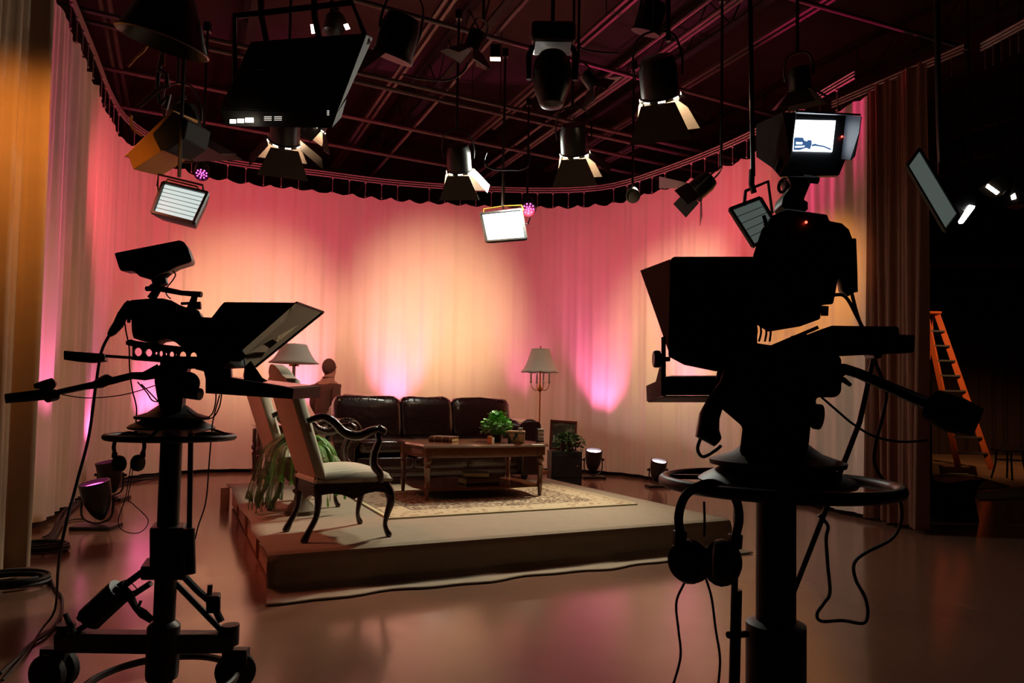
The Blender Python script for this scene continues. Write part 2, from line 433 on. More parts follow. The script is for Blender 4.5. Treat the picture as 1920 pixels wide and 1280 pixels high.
# ---- coffee table
M['wood'] = mat('mahogany', (.14, .042, .016), .22, noise=.3, scale=4, coat=.5)
pattern(M['wood'], 'wave', 6, (.09, .025, .010), .5, .9, dist=6, direction='Y', sc=(1, 4, 4), fac=.6)
TC = Vector((-.80, 6.46, RUGTOP))
r = thing('coffee_table', 'long mahogany coffee table with turned legs and low shelf standing on the rug', 'coffee table', TC, TH)
TL, TD, THt = 1.27, .80, .53
def serp(n=60, grow=0):
    out = []
    for i in range(n*4):
        side = i//n; t = (i % n)/n
        # bowed edges with notched corners
        bow = .035*math.sin(PI*t)**.8 - .012*math.sin(3*PI*t)
        if side == 0: q = (t*TL, -bow)
        elif side == 1: q = (TL+bow*.8, t*TD)
        elif side == 2: q = (TL-t*TL, TD+bow)
        else: q = (-bow*.8, TD-t*TD)
        c = Vector((TL/2, TD/2)); v = Vector(q)-c
        out.append((c.x+v.x*(1+grow/TL*2), c.y+v.y*(1+grow/TD*2)))
    return out
def slab(g, z0, z1, g2=None):
    m = MB(); lo = serp(16, g); hi = serp(16, g if g2 is None else g2)
    m.rings([[Vector((x, y, z0)) for x, y in lo], [Vector((x, y, (z0+z1)/2)) for x, y in serp(16, max(g, g2 or g)+.006)], [Vector((x, y, z1)) for x, y in hi]])
    return m
slab(.03, THt-.032, THt, .022).build('table_top', M['wood'], r, angle=30)
slab(-.008, THt-.13, THt-.032).build('apron', M['wood'], r, angle=30)
slab(-.03, .085, .112).build('shelf', M['wood'], r, angle=30)
LEGP = [(.016, 0), (.020, .03), (.024, .09), (.030, .12), (.033, .125), (.027, .14), (.024, .16), (.028, .24), (.034, .30), (.037, .31), (.028, .32), (.022, .325), (.030, .34), (.041, .36), (.042, .375), (.032, .40), (.027, .408), (.037, .416), (.035, .43), (.035, THt-.10)]
for x, y in ((.03, .02), (TL-.03, .02), (.03, TD-.02), (TL-.03, TD-.02)):
    lg = MB().lathe(LEGP, (x, y, 0), 16).build('leg', M['wood'], r)
    MB().box((x, y, THt-.075), (.074, .074, .088)).build('corner_block', M['wood'], lg, bevel=.004)
TT = RUGTOP+THt

# ---- books
M['leather_book'] = mat('book_leather', (.10, .035, .02), .4, noise=.2, scale=20)
M['gilt'] = mat('gilt', (.55, .38, .12), .4, .7)
M['pages'] = mat('aged_pages', (.52, .38, .10), .8, noise=.12, scale=30)
pattern(M['pages'], 'wave', 60, (.25, .17, .05), .4, .8, direction='Z')
M['pages2'] = mat('dull_pages', (.36, .25, .10), .8)
def book(loc, rz, w_, d_, h_, label, cover, pg, bands=5, group=None):
    b = thing('book', label, 'book', loc, rz, group)
    m = MB(); m.box((0, 0, .004), (w_, d_, .008)); m.box((0, 0, h_-.004), (w_, d_, .008)); m.box((0, -d_/2+.004, h_/2), (w_, .008, h_)); 
    m.rings([[Vector((x, -d_/2-.012*math.sin(PI*k/8), h_*k/8)) for k in range(9)] + [Vector((x, -d_/2+.006, h_)), Vector((x, -d_/2+.006, 0))] for x in (-w_/2, w_/2)])
    m.build('cover', cover, b, angle=30)
    MB().box((0, .004, h_/2), (w_-.014, d_-.012, h_-.016)).build('page_block', pg, b)
    for k in range(bands):
        x = -w_/2+w_*(k+.5)/bands
        MB().tube([(x, -d_/2-.014*math.sin(PI*j/8)-.001, h_*j/8) for j in range(9)], .004, 6).build('spine_band', M['gilt'] if k % 2 else cover, b)
    return b
p = onz(832, 828, TT)
book(Vector((p.x, p.y+.03, TT+.001)), TH-.75, .25, .19, .055, 'thick brown leather book with golden page edges lying on the coffee table', M['leather_book'], M['pages'], 6)
sp = TC + BX*.66 + AX*.26 + Vector((0, 0, .114))
book(sp, TH+.0, .36, .24, .062, 'wide tan-edged book at the bottom of the stack on the low table shelf', M['leather_book'], M['pages2'], 0)
bb = book(sp+Vector((-.03, .02, .063)), TH+PI*.92, .26, .19, .05, 'dark book lying on top of the wide book on the low table shelf', M['leather_book'], M['pages2'], 4)

# ---- plants
def leafmat(n, c): return mat(n, c, .45, noise=.35, scale=12, sheen=.1)
M['ivy'] = leafmat('ivy_leaf', (.13, .42, .06)); M['fern'] = leafmat('fern_leaf', (.12, .42, .05)); M['ferndark'] = leafmat('dry_fern_leaf', (.09, .17, .04)); M['ivyd'] = leafmat('dark_ivy_leaf', (.06, .18, .045))
def leaf(m, p, d, up, s_):
    d = d.normalized(); sd = d.cross(up).normalized(); n_ = sd.cross(d)
    k = [p, p+sd*s_*.45+d*s_*.2+n_*.08*s_, p+sd*s_*.5+d*s_*.6, p+d*s_*1.0-n_*.1*s_, p-sd*s_*.5+d*s_*.6, p-sd*s_*.45+d*s_*.2+n_*.08*s_, p+d*s_*.5-n_*.12*s_]
    m.add(k, [(0, 1, 6), (1, 2, 6), (2, 3, 6), (3, 4, 6), (4, 5, 6), (5, 0, 6)])
def bushy(c, rad, n, s_, rnd, sz=1, zlo=-.2):
    m = MB()
    for i in range(n):
        a = rnd.uniform(0, 2*PI); e = math.asin(rnd.uniform(zlo, 1)); q = rnd.uniform(.55, 1)
        v = Vector((math.cos(a)*math.cos(e), math.sin(a)*math.cos(e), math.sin(e)*sz))
        d = (v+Vector((rnd.uniform(-.5, .5), rnd.uniform(-.5, .5), rnd.uniform(-.4, .5)))).normalized()
        leaf(m, Vector(c)+v*rad*q, d, Vector((rnd.uniform(-.3, .3), rnd.uniform(-.3, .3), 1)), s_*rnd.uniform(.7, 1.2))
    return m
rnd = random.Random(4)
M['pot'] = mat('dark_glazed_pot', (.03, .02, .018), .25)
M['potterra'] = mat('terracotta', (.42, .13, .05), .5)
q = onz(930, 829, TT); q.z = TT
r = thing('potted_plant', 'bushy round-leaved green plant in dark pot on the coffee table', 'plant', (q.x, q.y+.12, TT))
MB().lathe([(.045, 0), (.06, .01), (.075, .10), (.08, .11), (.07, .115), (.06, .10)], seg=20).build('pot', M['pot'], r)
m = bushy((0, 0, .15), .16, 420, .042, rnd, .75, -.55)
for i in range(60):
    v = Vector((rnd.gauss(0, .03), rnd.gauss(0, .03), rnd.uniform(.20, .30))); leaf(m, v, Vector((rnd.uniform(-1, 1), rnd.uniform(-1, 1), .6)), Vector((0, 0, 1)), .055)
m.build('foliage', M['ivy'], r)
m = MB()
for i in range(14):
    a = rnd.uniform(0, 6.28); m.tube([(0, 0, .09), (.05*math.cos(a), .05*math.sin(a), .16), (.12*math.cos(a), .12*math.sin(a), .19)], .003, 5)
m.build('stems', M['ivyd'], r)
# bottle and candle
q = onz(918, 832, TT)
r = thing('jar', 'small orange jar in front of the plant on the coffee table', 'jar', (q.x, q.y, TT))
MB().lathe([(.022, 0), (.026, .004), (.026, .04), (.020, .055), (.020, .062)], seg=18).build('body', mat('amber_glass', (.65, .16, .04), .15, coat=.6), r)
MB().lathe([(.021, .062), (.023, .064), (.023, .074), (.021, .077)], seg=18).build('lid', M['potterra'], r)
q = onz(924.5, 833, TT)
r = thing('candle', 'thin white candle beside the orange jar on the coffee table', 'candle', (q.x, q.y-.01, TT))
MB().lathe([(.010, 0), (.011, .002), (.011, .066), (.009, .069)], seg=12).build('wax', mat('candle_wax', (.9, .85, .7), .4), r)
MB().cyl((0, 0, .068), (0, 0, .076), .0012, seg=5).build('wick', M['black'], r)
# world-map box
M['mapsea'] = mat('map_sea', (.03, .05, .055), .3); pattern(M['mapsea'], 'noise', 9, (.36, .22, .10), .50, .54)
M['mapland'] = mat('map_land', (.45, .25, .13), .4)
q = onz(968, 831, TT)
r = thing('map_box', 'box printed with a tan and dark world map on the coffee table', 'box', (q.x, q.y+.05, TT), TH-.5)
MB().box((0, 0, .055), (.17, .13, .11)).build('body', M['mapsea'], r, bevel=.004)
MB().box((0, 0, .117), (.175, .135, .016)).build('lid', M['mapland'], r, bevel=.003)
m = MB()
for pl in ([(-.075, .10), (-.02, .105), (-.012, .08), (-.03, .06), (-.035, .03), (-.045, .025), (-.055, .06), (-.07, .075)], [(.02, .10), (.07, .102), (.08, .08), (.06, .05), (.045, .02), (.035, .03), (.03, .06), (.015, .08)]):
    m.prism([(x, -.0655, z) for x, z in pl], (0, -.0015, 0))
m.build('map_land', M['mapland'], r)
MB().box((.04, -.02, .14), (.045, .04, .035)).build('silver_catch', mat('dull_silver', (.5, .48, .46), .35, .5), r, bevel=.003)
# calendar block
q = onz(1010, 829, TT)
r = thing('calendar_block', 'upright white block calendar on a dark base at right end of coffee table', 'calendar', (q.x+.015, q.y+.06, TT), .12)
MB().box((0, 0, .008), (.085, .05, .016)).build('base', M['black'], r, bevel=.002)
MB().box((-.032, .01, .08), (.014, .03, .13)).build('frame', M['black'], r, bevel=.002)
white = mat('ivory_card', (.75, .73, .68), .5)
for k in range(3):
    c_ = MB().box((.008, 0, .036+.042*k), (.062, .034, .038)).build('card', white, r, bevel=.002)
    m = MB()
    for j in range(3): m.box((-.012+.02*j, -.0175, .036+.042*k), (.012, .0015, .018))
    m.build('numerals', M['black'], c_)
q = onz(1009, 834, TT)
solo(MB().box((q.x, q.y, TT+.003), (.12, .07, .005), rz=.3), 'card', white, 'small white card lying flat at right end of the coffee table', 'card')

M['antique'] = mat('antique_brass', (.12, .06, .03), .35, .8)
# ---- sofa (local: x along its length, front at y=0)
M['leather'] = mat('oxblood_leather', (.035, .010, .009), .27, noise=.3, scale=5, spec=.6, bump=.5, bscale=14, coat=.6)
FL = Vector((-1.15, 7.83, 0))+BX*(-.90); FL.z = PH+.009
SL = 2.62
r = thing('sofa', 'three seat oxblood leather sofa with rolled arms and studded fronts behind the coffee table', 'sofa', FL, TH)
def pillow(c, d, n=14, puff=.5, M_=None, seed=0, wr=.006):
    """rounded cushion"""
    m = MB(); rn = random.Random(seed)
    ph = [rn.uniform(0, 6) for _ in range(6)]
    hx, hy, hz = d[0]/2, d[1]/2, d[2]/2
    rings = []
    N = 40
    for i in range(n+1):
        t = PI*i/n; sx = math.copysign(abs(math.cos(t))**.28, math.cos(t)); cr = abs(math.sin(t))**.30
        ring = []
        for j in range(N):
            a = 2*PI*j/N
            y = math.copysign(abs(math.cos(a))**.5, math.cos(a)); z = math.copysign(abs(math.sin(a))**.5, math.sin(a))
            cr2 = cr*(1+.0*a)
            w_ = wr*(math.sin(9*a+ph[0])*math.sin(7*t+ph[1])+math.sin(17*t+3*a+ph[2])*.6)
            v = Vector((-sx*hx, y*hy*cr2*(1+w_*2), z*hz*cr2*(1+w_*4)))
            if M_ is not None: v = M_ @ v
            ring.append(Vector(c)+v)
        rings.append(ring)
    return m.rings(rings)
aw = .30; iw = (SL-2*aw)/3
MB().box((SL/2, .47, .17), (SL-.12, .78, .22)).build('base', M['leather'], r, bevel=.03)
for k in range(3):
    pillow((aw+iw*(k+.5), .09, .235), (iw, .10, .15), seed=k).build('front_panel', M['leather'], r, angle=80)
pillow((SL/2, .10, .125), (SL-2*aw+.08, .10, .10), seed=7, n=30).build('front_rail', M['leather'], r, angle=80)
for k in range(3):
    pillow((aw+iw*(k+.5), .36, .425), (iw-.004, .66, .19), seed=10+k).build('seat_cushion', M['leather'], r, angle=80)
R_ = Matrix.Rotation(-.20, 3, 'X')
for k in range(3):
    x0 = aw+iw*(k+.5); ww = iw
    if k == 0: x0 -= .07; ww = iw+.14
    if k == 2: x0 += .07; ww = iw+.14
    c_ = pillow((x0, .70, .715), (ww+.012, .28, .58), M_=R_, seed=20+k, wr=.008).build('back_cushion', M['leather'], r, angle=80)
    m = MB()
    for j in range(7):
        xx = x0-ww/2+ww*(j+1)/8; m.tube([(xx, .60, .955), (xx+.006*(j-3), .66, .992), (xx+.01*(j-3), .745, .995)], [.004, .009, .004], 6)
    m.build('pleats', M['leather'], c_, angle=80)
MB().hexa([(.16, .78, .08), (SL-.16, .78, .08), (SL-.16, .93, .08), (.16, .93, .08), (.16, .82, .88), (SL-.16, .82, .88), (SL-.16, .98, .88), (.16, .98, .88)]).build('back_frame', M['leather'], r, bevel=.04)
for sx_ in (0, 1):
    xc = .16 if sx_ == 0 else SL-.16; o = -1 if sx_ == 0 else 1
    outl = []
    for k in range(25):      # arm profile: straight inside, roll outwards on top
        a = -.9+ (PI+1.6)*k/24
        outl.append((xc+o*(-.02)+.165*math.cos(a), .585+.165*math.sin(a)))
    prof_ = [(xc+.115, .06), (xc+.115, .45)]+[q for q in outl if True]+[(xc-.115, .45), (xc-.115, .06)]
    m = MB(); m.rings([[Vector((x, y, z)) for x, z in prof_] for y in (0.0, .03, .85, .9)])
    arm = m.build('armrest', M['leather'], r, bevel=.012, angle=60)
    P_ = []
    for q in [(xc+.105, .10+.05*i) for i in range(7)]+outl[1:-1]+[(xc-.105, .40-.05*i) for i in range(7)]: P_.append((q[0], -.004, q[1]))
    P_ = [Vector(p_) for p_ in P_]; PP = []; RR = []
    for u_, v_ in zip(P_[:-1], P_[1:]):
        PP += [u_, u_.lerp(v_, .35), u_.lerp(v_, .65)]; RR += [.007, .003, .003]
    m = MB().tube(PP, RR, 6)
    m.build('stud_row', M['antique'], arm)
    pillow((xc, -.006, .60), (.26, .03, .25), seed=40+sx_).build('arm_face', M['leather'], arm, angle=80)
for x in (.2, SL-.2):
    for y in (.09, .86):
        MB().lathe([(.025, 0), (.04, .03), (.045, .065)], (x, y, 0), 12).build('foot', M['black'], r)

# ---- carved armchairs (local +x is the way they face)
M['chairfab'] = mat('cream_damask', (.66, .62, .48), .8, noise=.08, scale=12, sheen=.2)
pattern(M['chairfab'], 'wave', 9, (.36, .30, .22), .86, .95, dist=2.2, direction='Y', fac=.7, sc=(1, 1, 1))
M['chairback'] = mat('rose_tinted_back', (.66, .40, .28), .85, noise=.06, scale=8)  # cream fabric with the curtain's rose bounce mixed into the colour
M['darkwood'] = mat('ebonised_wood', (.030, .012, .010), .25, noise=.3, scale=15, coat=.4, bump=.4, bscale=60)
CH = Vector((-1.42, 4.78, PH+.012)); CR = math.radians(33)
def chair_root(loc, label): return thing('armchair', label, 'armchair', loc, CR, 'carved high-back armchairs')
r = chair_root(CH, 'cream high-backed armchair with carved dark arms, the nearer one, in front of the fern')
def tapered(pts, w0, w1): return pts
def legc(x, y, sx_, front=True):
    h = .36
    if front: P = [(x, y, h), (x+.030, y+.012*sx_, h-.06), (x+.040, y+.018*sx_, h-.12), (x+.018, y+.006*sx_, h-.20), (x+.003, y, .09), (x+.012, y+.005*sx_, .045), (x+.032, y+.012*sx_, .012)]; R = [.036, .040, .034, .024, .018, .020, .026]
    else: P = [(x, y, h+.10), (x-.005, y, h), (x+.006, y, h-.10), (x-.008, y, h-.20), (x-.05, y, .08), (x-.075, y, .03), (x-.085, y, .008)]; R = [.026, .030, .028, .022, .020, .026, .026]
    P = spline(P, 5); n = len(P); RR = []
    for i in range(n):
        t = i/(n-1)*(len(R)-1); k = min(int(t), len(R)-2); RR.append(R[k]*(1-(t-k))+R[k+1]*(t-k))
    P[-1].z = 0.012 if True else P[-1].z
    return MB().tube([*P, P[-1]+Vector((0, 0, -.012))], RR+[RR[-1]*.8], 12)
fw, rw, dp = .32, .27, .56     # half widths front and rear, depth
for sy in (-1, 1):
    legc(dp, sy*(fw-.03), sy).build('front_leg', M['darkwood'], r, angle=60)
    legc(0.02, sy*(rw-.03), sy, False).build('rear_leg', M['darkwood'], r, angle=60)
# seat rail with carved scalloped lower edge
def rail(a, b, h0=.30, h1=.40, n=24, th=.035):
    a = Vector(a); b = Vector(b); d = (b-a); nrm = Vector((-d.y, d.x, 0)).normalized()*th
    m = MB(); rg_ = []
    for i in range(n+1):
        t = i/n; p = a+d*t; dr = .035*abs(math.sin(PI*t*2))*.8 - .03*(1-abs(2*t-1))
        rg_.append([p+Vector((0, 0, h0+dr)), p+nrm+Vector((0, 0, h0+dr)), p+nrm+Vector((0, 0, h1)), p+Vector((0, 0, h1))])
    return m.rings(rg_)
rail((dp+.02, -fw, 0), (dp+.02, fw, 0)).build('front_rail', M['darkwood'], r)
rail((0, -rw, 0), (dp+.02, -fw, 0)).build('side_rail', M['darkwood'], r)
rail((dp, fw, 0), (0, rw, 0)).build('side_rail', M['darkwood'], r)
rail((0, rw, 0), (0, -rw, 0), .28).build('back_rail', M['darkwood'], r)
# seat cushion, trapezoid with domed top
m = MB(); NN = 14
def seat(u, v):
    x = -.01+(dp+.045)*u; hw = rw+(fw+.02-rw)*u; y = (v-.5)*2*hw
    e = 1-max(abs(2*u-1), abs(2*v-1))**4
    return (x, y, .405+.06*max(0, e)**.45+.035*math.sin(PI*u)*math.sin(PI*v))
m.grid(seat, 24, 24)
k0 = len(m.v)
m.prism([(-.01, -rw, .385), (dp+.035, -fw-.02, .385), (dp+.035, fw+.02, .385), (-.01, rw, .385)], (0, 0, .022))
m.build('seat', M['chairfab'], r, angle=70)
# high back, leaning, with camel top
def backpt(u, z, side):
    lean = -.26*((z-.42)/.76)**1.15 if z > .42 else 0
    return Vector((lean+side, u, z))
def btop(u): # u -1..1
    return 1.08+.10*max(0, math.cos(u*PI*.5))**1.3*(1 if abs(u) < .62 else .6)
outline = []
for i in range(29):
    u = -1+2*i/28; outline.append((u*(rw-.005), btop(u)))
def ring_at(side, ins): 
    pts = [(-(rw-ins), .42), *[((rw-ins)*(-1+2*i/28), btop(-1+2*i/28)-ins) for i in range(29)], ((rw-ins), .42)]
    return [backpt(y, z, side) for y, z in pts]
m = MB(); m.rings([ring_at(.0, 0), ring_at(.065, 0), ring_at(.082, .012), ring_at(.09, .035)]); m.build('backrest', M['chairfab'], r, angle=60)
m = MB(); m.rings([ring_at(-.004, .006), ring_at(.001, .006)]); m.build('back_panel', M['chairback'], r)
for sy in (-1, 1):
    A = spline([(-.08, sy*(rw-.0), .80), (.02, sy*(rw+.012), .83), (.10, sy*(rw+.035), .80), (.19, sy*(fw+.0), .725), (.30, sy*(fw+.015), .705), (.40, sy*(fw+.01), .735), (.475, sy*(fw), .745), (.515, sy*fw, .72)], 6)
    arm = MB().tube(A, [.020+.012*math.sin(PI*i/(len(A)-1))+(.010 if i > len(A)-8 else 0) for i in range(len(A))], 10).build('arm', M['darkwood'], r, angle=60)
    MB().sphere((.505, sy*fw, .735), .038, 12, (1, .8, .8)).build('scroll', M['darkwood'], arm)
    A = spline([(.46, sy*fw, .72), (.475, sy*fw, .66), (.44, sy*(fw), .58), (.44, sy*(fw+.005), .50), (.49, sy*(fw+.01), .44), (.50, sy*(fw), .38)], 6)
    MB().tube(A, [.022+.010*math.sin(PI*i/(len(A)-1)) for i in range(len(A))], 10).build('arm_support', M['darkwood'], r, angle=60)
for ch in r.children_recursive:
    for v_ in ch.data.vertices:
        if v_.co.x > 0: v_.co.x *= .86
        v_.co.y *= .93
off = Vector((-.68, 1.28, 0))
dup(r, loc=CH+off, rotz=CR, label='cream high-backed armchair with carved dark arms, the farther one, behind the fern')

# ---- fern on an urn
q = onz(561, 966, PH+.01)
r = thing('fern', 'trailing green fern in stone urn standing between the two cream armchairs', 'plant', (q.x-.02, q.y+.1, PH+.01))
M['stone'] = mat('weathered_stone', (.14, .105, .065), .8, noise=.3, scale=15, bump=.3)
MB().lathe([(.13, 0), (.13, .03), (.115, .04), (.10, .07), (.06, .11), (.05, .16), (.075, .19), (.05, .21), (.06, .24), (.12, .28), (.17, .34), (.185, .42), (.20, .44), (.19, .455), (.15, .44)], seg=24).build('urn', M['stone'], r)
def frond(m, a, reach, drop, rn, s_=.05, h=.44):
    P = [(.04*math.cos(a), .04*math.sin(a), h), (reach*.35*math.cos(a), reach*.35*math.sin(a), h+.16+rn.uniform(-.04, .06)), (reach*.75*math.cos(a+.08), reach*.75*math.sin(a+.08), h+.10), (reach*math.cos(a+.12), reach*math.sin(a+.12), h-.1-drop*.3), (reach*1.05*math.cos(a+.15), reach*1.05*math.sin(a+.15), max(.03, h-drop))]
    P = spline(P, 11); n = len(P)
    m.tube(P, .002, 4)
    for i in range(3, n):
        t = (P[i]-P[i-1]).normalized(); sd = t.cross(Vector((0, 0, 1)))
        if sd.length < .1: sd = Vector((math.sin(a), -math.cos(a), 0))
        sd.normalize(); L_ = s_*(1-.6*(i/n))
        for q_ in (-1, 1):
            for h_ in (0, .5):
                p = P[i].lerp(P[i-1], h_); w_ = t*.004
                tip = p+sd*q_*L_*.62+t*.010+Vector((0, 0, -.008))
                m.add([p-w_*.6, p+w_, tip+w_*.3, tip-w_*.3], [(0, 1, 2, 3)])
rn = random.Random(11)
m = MB()
for i in range(40): frond(m, rn.uniform(0, 2*PI), rn.uniform(.20, .34), rn.uniform(.08, .36), rn)
m.build('green_fronds', M['fern'], r)
m = MB()
for i in range(22): frond(m, rn.uniform(PI*.75, PI*1.4), rn.uniform(.28, .42), rn.uniform(.25, .42), rn, .055)
m.build('dark_fronds', M['ferndark'], r)

# ---- end table + table lamp
q = onz(480, 912, PH+.01)
r = thing('end_table', 'square mahogany side table with turned legs under the table lamp', 'side table', (q.x, q.y, PH+.009), TH)
ET = .66
MB().box((.30, .28, ET-.014), (.64, .60, .028)).build('table_top', M['wood'], r, bevel=.008)
MB().box((.30, .28, ET-.10), (.56, .52, .15)).build('apron', M['wood'], r, bevel=.004)
dr = MB().box((.30, .015, ET-.10), (.44, .012, .11)).build('drawer', M['wood'], r, bevel=.004)
MB().sphere((.30, -.005, ET-.10), .014, 10).build('knob', M['brass'], dr)
for x in (.03, .57):
    for y in (.03, .53):
        MB().lathe([(rr_*1.05, z*1.05) for rr_, z in LEGP[:17]]+[(.035, .45), (.035, .60)], (x, y, 0), 14).build('leg', M['wood'], r)
M['shade'] = mat('linen_shade', (.78, .74, .66), .8, noise=.05, scale=20)
M['lampbase'] = mat('pale_ceramic', (.70, .55, .45), .3)
q = at(549, 752, 7.62)
r = thing('table_lamp', 'pale table lamp with flared white shade standing behind the cream armchairs', 'lamp', (q.x, q.y, PH+.009+ET))
zs = 1.2+(747-682)/168-PH-ET
MB().lathe([(.07, 0), (.075, .012), (.04, .03), (.03, .06), (.055, .13), (.075, .20), (.07, .28), (.035, .36), (.02, .40), (.018, zs-.03)], seg=20).build('base', M['lampbase'], r)
MB().lathe([(.05, zs-.035), (.055, zs-.03), (.055, zs-.015), (.04, zs-.012)], seg=18).build('socket', M['brass'], r)
m = MB(); N = 28
def shade(u, v, R0, R1, h, curve):
    a = 2*PI*u; t = v; rr = R0+(R1-R0)*t**curve
    return (rr*math.cos(a), rr*math.sin(a), h*t)
m.grid(lambda u, v: tuple(Vector(shade(u, v, .275, .13, .21, .62))+Vector((0, 0, zs))), 28, 8); m.build('lamp_shade', M['shade'], r, solid=.004)
MB().cyl((0, 0, zs+.2), (0, 0, zs+.225), .006).build('finial', M['brass'], r)

# ---- floor lamp
q = at(1012, 757, 9.55)
r = thing('floor_lamp', 'brass floor lamp with flared white shade and candle arms behind sofa arm', 'lamp', (q.x, q.y, 0.0 if False else PH))
zb = 1.2+(757-698)/134-PH; zt = 1.2+(757-655)/134-PH
MB().lathe([(.15, 0), (.15, .015), (.12, .03), (.03, .05), (.015, .08)], seg=24).build('base', M['brass'], r)
MB().lathe([(.012, .06), (.012, .55), (.02, .57), (.02, .59), (.012, .61), (.012, zb-.28), (.03, zb-.26), (.035, zb-.23), (.02, zb-.2), (.012, zb-.16), (.012, zt)], seg=12).build('pole', M['brass'], r)
for k in range(4):
    a = k*PI/2+.3; ca, sa = math.cos(a), math.sin(a)
    arm = MB().tube(spline([(0, 0, zb-.22), (.06*ca, .06*sa, zb-.26), (.12*ca, .12*sa, zb-.22), (.135*ca, .135*sa, zb-.15)], 6), .006, 6).build('arm', M['brass'], r)
    MB().lathe([(.008, zb-.16), (.024, zb-.15), (.012, zb-.14), (.011, zb-.03), (.008, zb-.02)], (.135*ca, .135*sa, 0), 10).build('candle_tube', M['shade'], arm)
m = MB()
def fshade(u, v):
    a = 2*PI*u; rr = .27+(.125-.27)*v**.65; z = zb+(zt-zb)*v
    if v < .12: z -= .010*abs(math.sin(a*4))
    return (rr*math.cos(a), rr*math.sin(a), z)
m.grid(fshade, 48, 10); m.build('lamp_shade', M['shade'], r, solid=.004)
MB().lathe([(.004, zt), (.012, zt+.01), (.006, zt+.02), (.010, zt+.03), (.002, zt+.045)], seg=10).build('finial', M['brass'], r)

# ---- black cabinet, framed picture, ivy
q = onz(1058, 911, 0); cl = Vector((q.x, 9.95, 0))
cl.x = at(1058, 860, 9.95).x
r = thing('cabinet', 'low black cabinet beside right arm of the sofa', 'cabinet', cl, .10)
CHh = .52
MB().box((0, 0, CHh/2), (.44, .42, CHh)).build('body', M['black'], r, bevel=.008)
d_ = MB().box((0, -.215, CHh/2+.06), (.38, .015, CHh-.20)).build('door', M['black'], r, bevel=.004)
MB().sphere((.15, -.23, CHh/2+.06), .012, 8).build('knob', M['brass'], d_)
MB().box((0, -.213, .06), (.40, .012, .08)).build('plinth', M['black'], r, bevel=.003)
r = thing('framed_picture', 'dark framed picture of pale seated figures standing on the black cabinet', 'picture', cl+Vector((-.02, .08, CHh)), .10)
T_ = Matrix.Rotation(-.14, 3, 'X') @ Matrix.Rotation(.05, 3, 'Y')
def tb(m, c, d): return m.box(T_ @ Vector(c), d, M=T_)
m = MB(); W_, H_ = .40, .44
for c_, d_ in (((0, 0, .02), (W_, .03, .035)), ((0, 0, H_-.02), (W_, .03, .035)), ((-W_/2+.017, 0, H_/2), (.035, .03, H_)), ((W_/2-.017, 0, H_/2), (.035, .03, H_))): tb(m, c_, d_)
m.build('frame', mat('cherry_frame', (.12, .03, .015), .3), r, bevel=.006)
M['photo'] = mat('dark_painting', (.05, .06, .05), .3); pattern(M['photo'], 'noise', 9, (.22, .22, .18), .5, .62)
m = MB(); tb(m, (0, .004, H_/2), (W_-.06, .01, H_-.06)); pic = m.build('picture', M['photo'], r)
m = MB()
for k in range(6):
    x = -.135+.054*k; z = .15+.02*(k % 2); tb(m, (x, -.002, z), (.026, .004, .07)); m.sphere(T_ @ Vector((x, -.003, z+.05)), .014, 8, (1, .3, 1))
m.build('painted_figures', mat('pale_paint', (.42, .44, .38), .5), pic)
r = thing('ivy', 'trailing ivy in a dark pot with silver rim on the black cabinet', 'plant', cl+Vector((.03, -.10, CHh)))
MB().lathe([(.09, 0), (.10, .01), (.115, .16), (.12, .17), (.10, .172)], seg=20).build('pot', M['pot'], r)
rn = random.Random(5); m = bushy((0, 0, .18), .16, 110, .05, rn, .5, -.3)
st = MB()
for i in range(16):
    a = rn.uniform(-2.9, .9); rr = rn.uniform(.14, .26); dr_ = rn.uniform(.05, .24)
    P = spline([(0, 0, .17), (rr*.6*math.cos(a), rr*.6*math.sin(a), .24), (rr*math.cos(a), rr*math.sin(a), .17), (rr*1.1*math.cos(a), rr*1.1*math.sin(a), .17-dr_)], 6)
    st.tube(P, .0025, 4)
    for p in P[3::2]: leaf(m, p, Vector((rn.uniform(-1, 1), rn.uniform(-1, 1), -.4)), Vector((0, 0, 1)), .05)
m.build('leaves', M['ivyd'], r); st.build('stems', M['ivyd'], r)
MB().torus((0, 0, .168), .119, .005, 24, 6).build('silver_rim', M['chrome'], r)
q = at(1031, 838, 9.75)

# ---- person standing behind the sofa
M['skin'] = mat('skin', (.42, .22, .15), .6); M['jacket'] = mat('brown_jacket', (.13, .055, .040), .85); M['trousers'] = mat('dark_trousers', (.06, .03, .025), .85); M['hair'] = mat('brown_hair', (.11, .05, .035), .8)
q = at(611, 749, 9.6)
pr = thing('person', 'person in brown jacket standing in profile between the armchairs and the sofa', 'person', (q.x, q.y, 0), 1.05)
def skin(name, mt, verts, edges, radii, sub=2, root=0):
    me = bpy.data.meshes.new(name); me.from_pydata(verts, edges, []); me.update(); me.materials.append(mt)
    o = bpy.data.objects.new(name, me); C.objects.link(o); o.parent = pr; TM[o.name] = TM[pr.name].copy()
    md = o.modifiers.new('skin', 'SKIN'); md.use_smooth_shade = True
    for i, rr in enumerate(radii): me.skin_vertices[0].data[i].radius = (rr, rr) if not isinstance(rr, tuple) else rr
    me.skin_vertices[0].data[root].use_root = True
    s2 = o.modifiers.new('sub', 'SUBSURF'); s2.levels = sub; s2.render_levels = sub
    return o
V = [(0, 0, .95), (0, 0, 1.12), (.02, 0, 1.30), (.02, 0, 1.42), (.05, 0, 1.50), (.07, 0, 1.58), (.075, 0, 1.68)]
R0 = [.13, .12, .14, .11, .068, .080, .088]
E = [(i, i+1) for i in range(6)]
def chain(start, pts, rs):
    k = start
    for p, rr in zip(pts, rs):
        V.append(p); R0.append(rr); E.append((k, len(V)-1)); k = len(V)-1
    return k
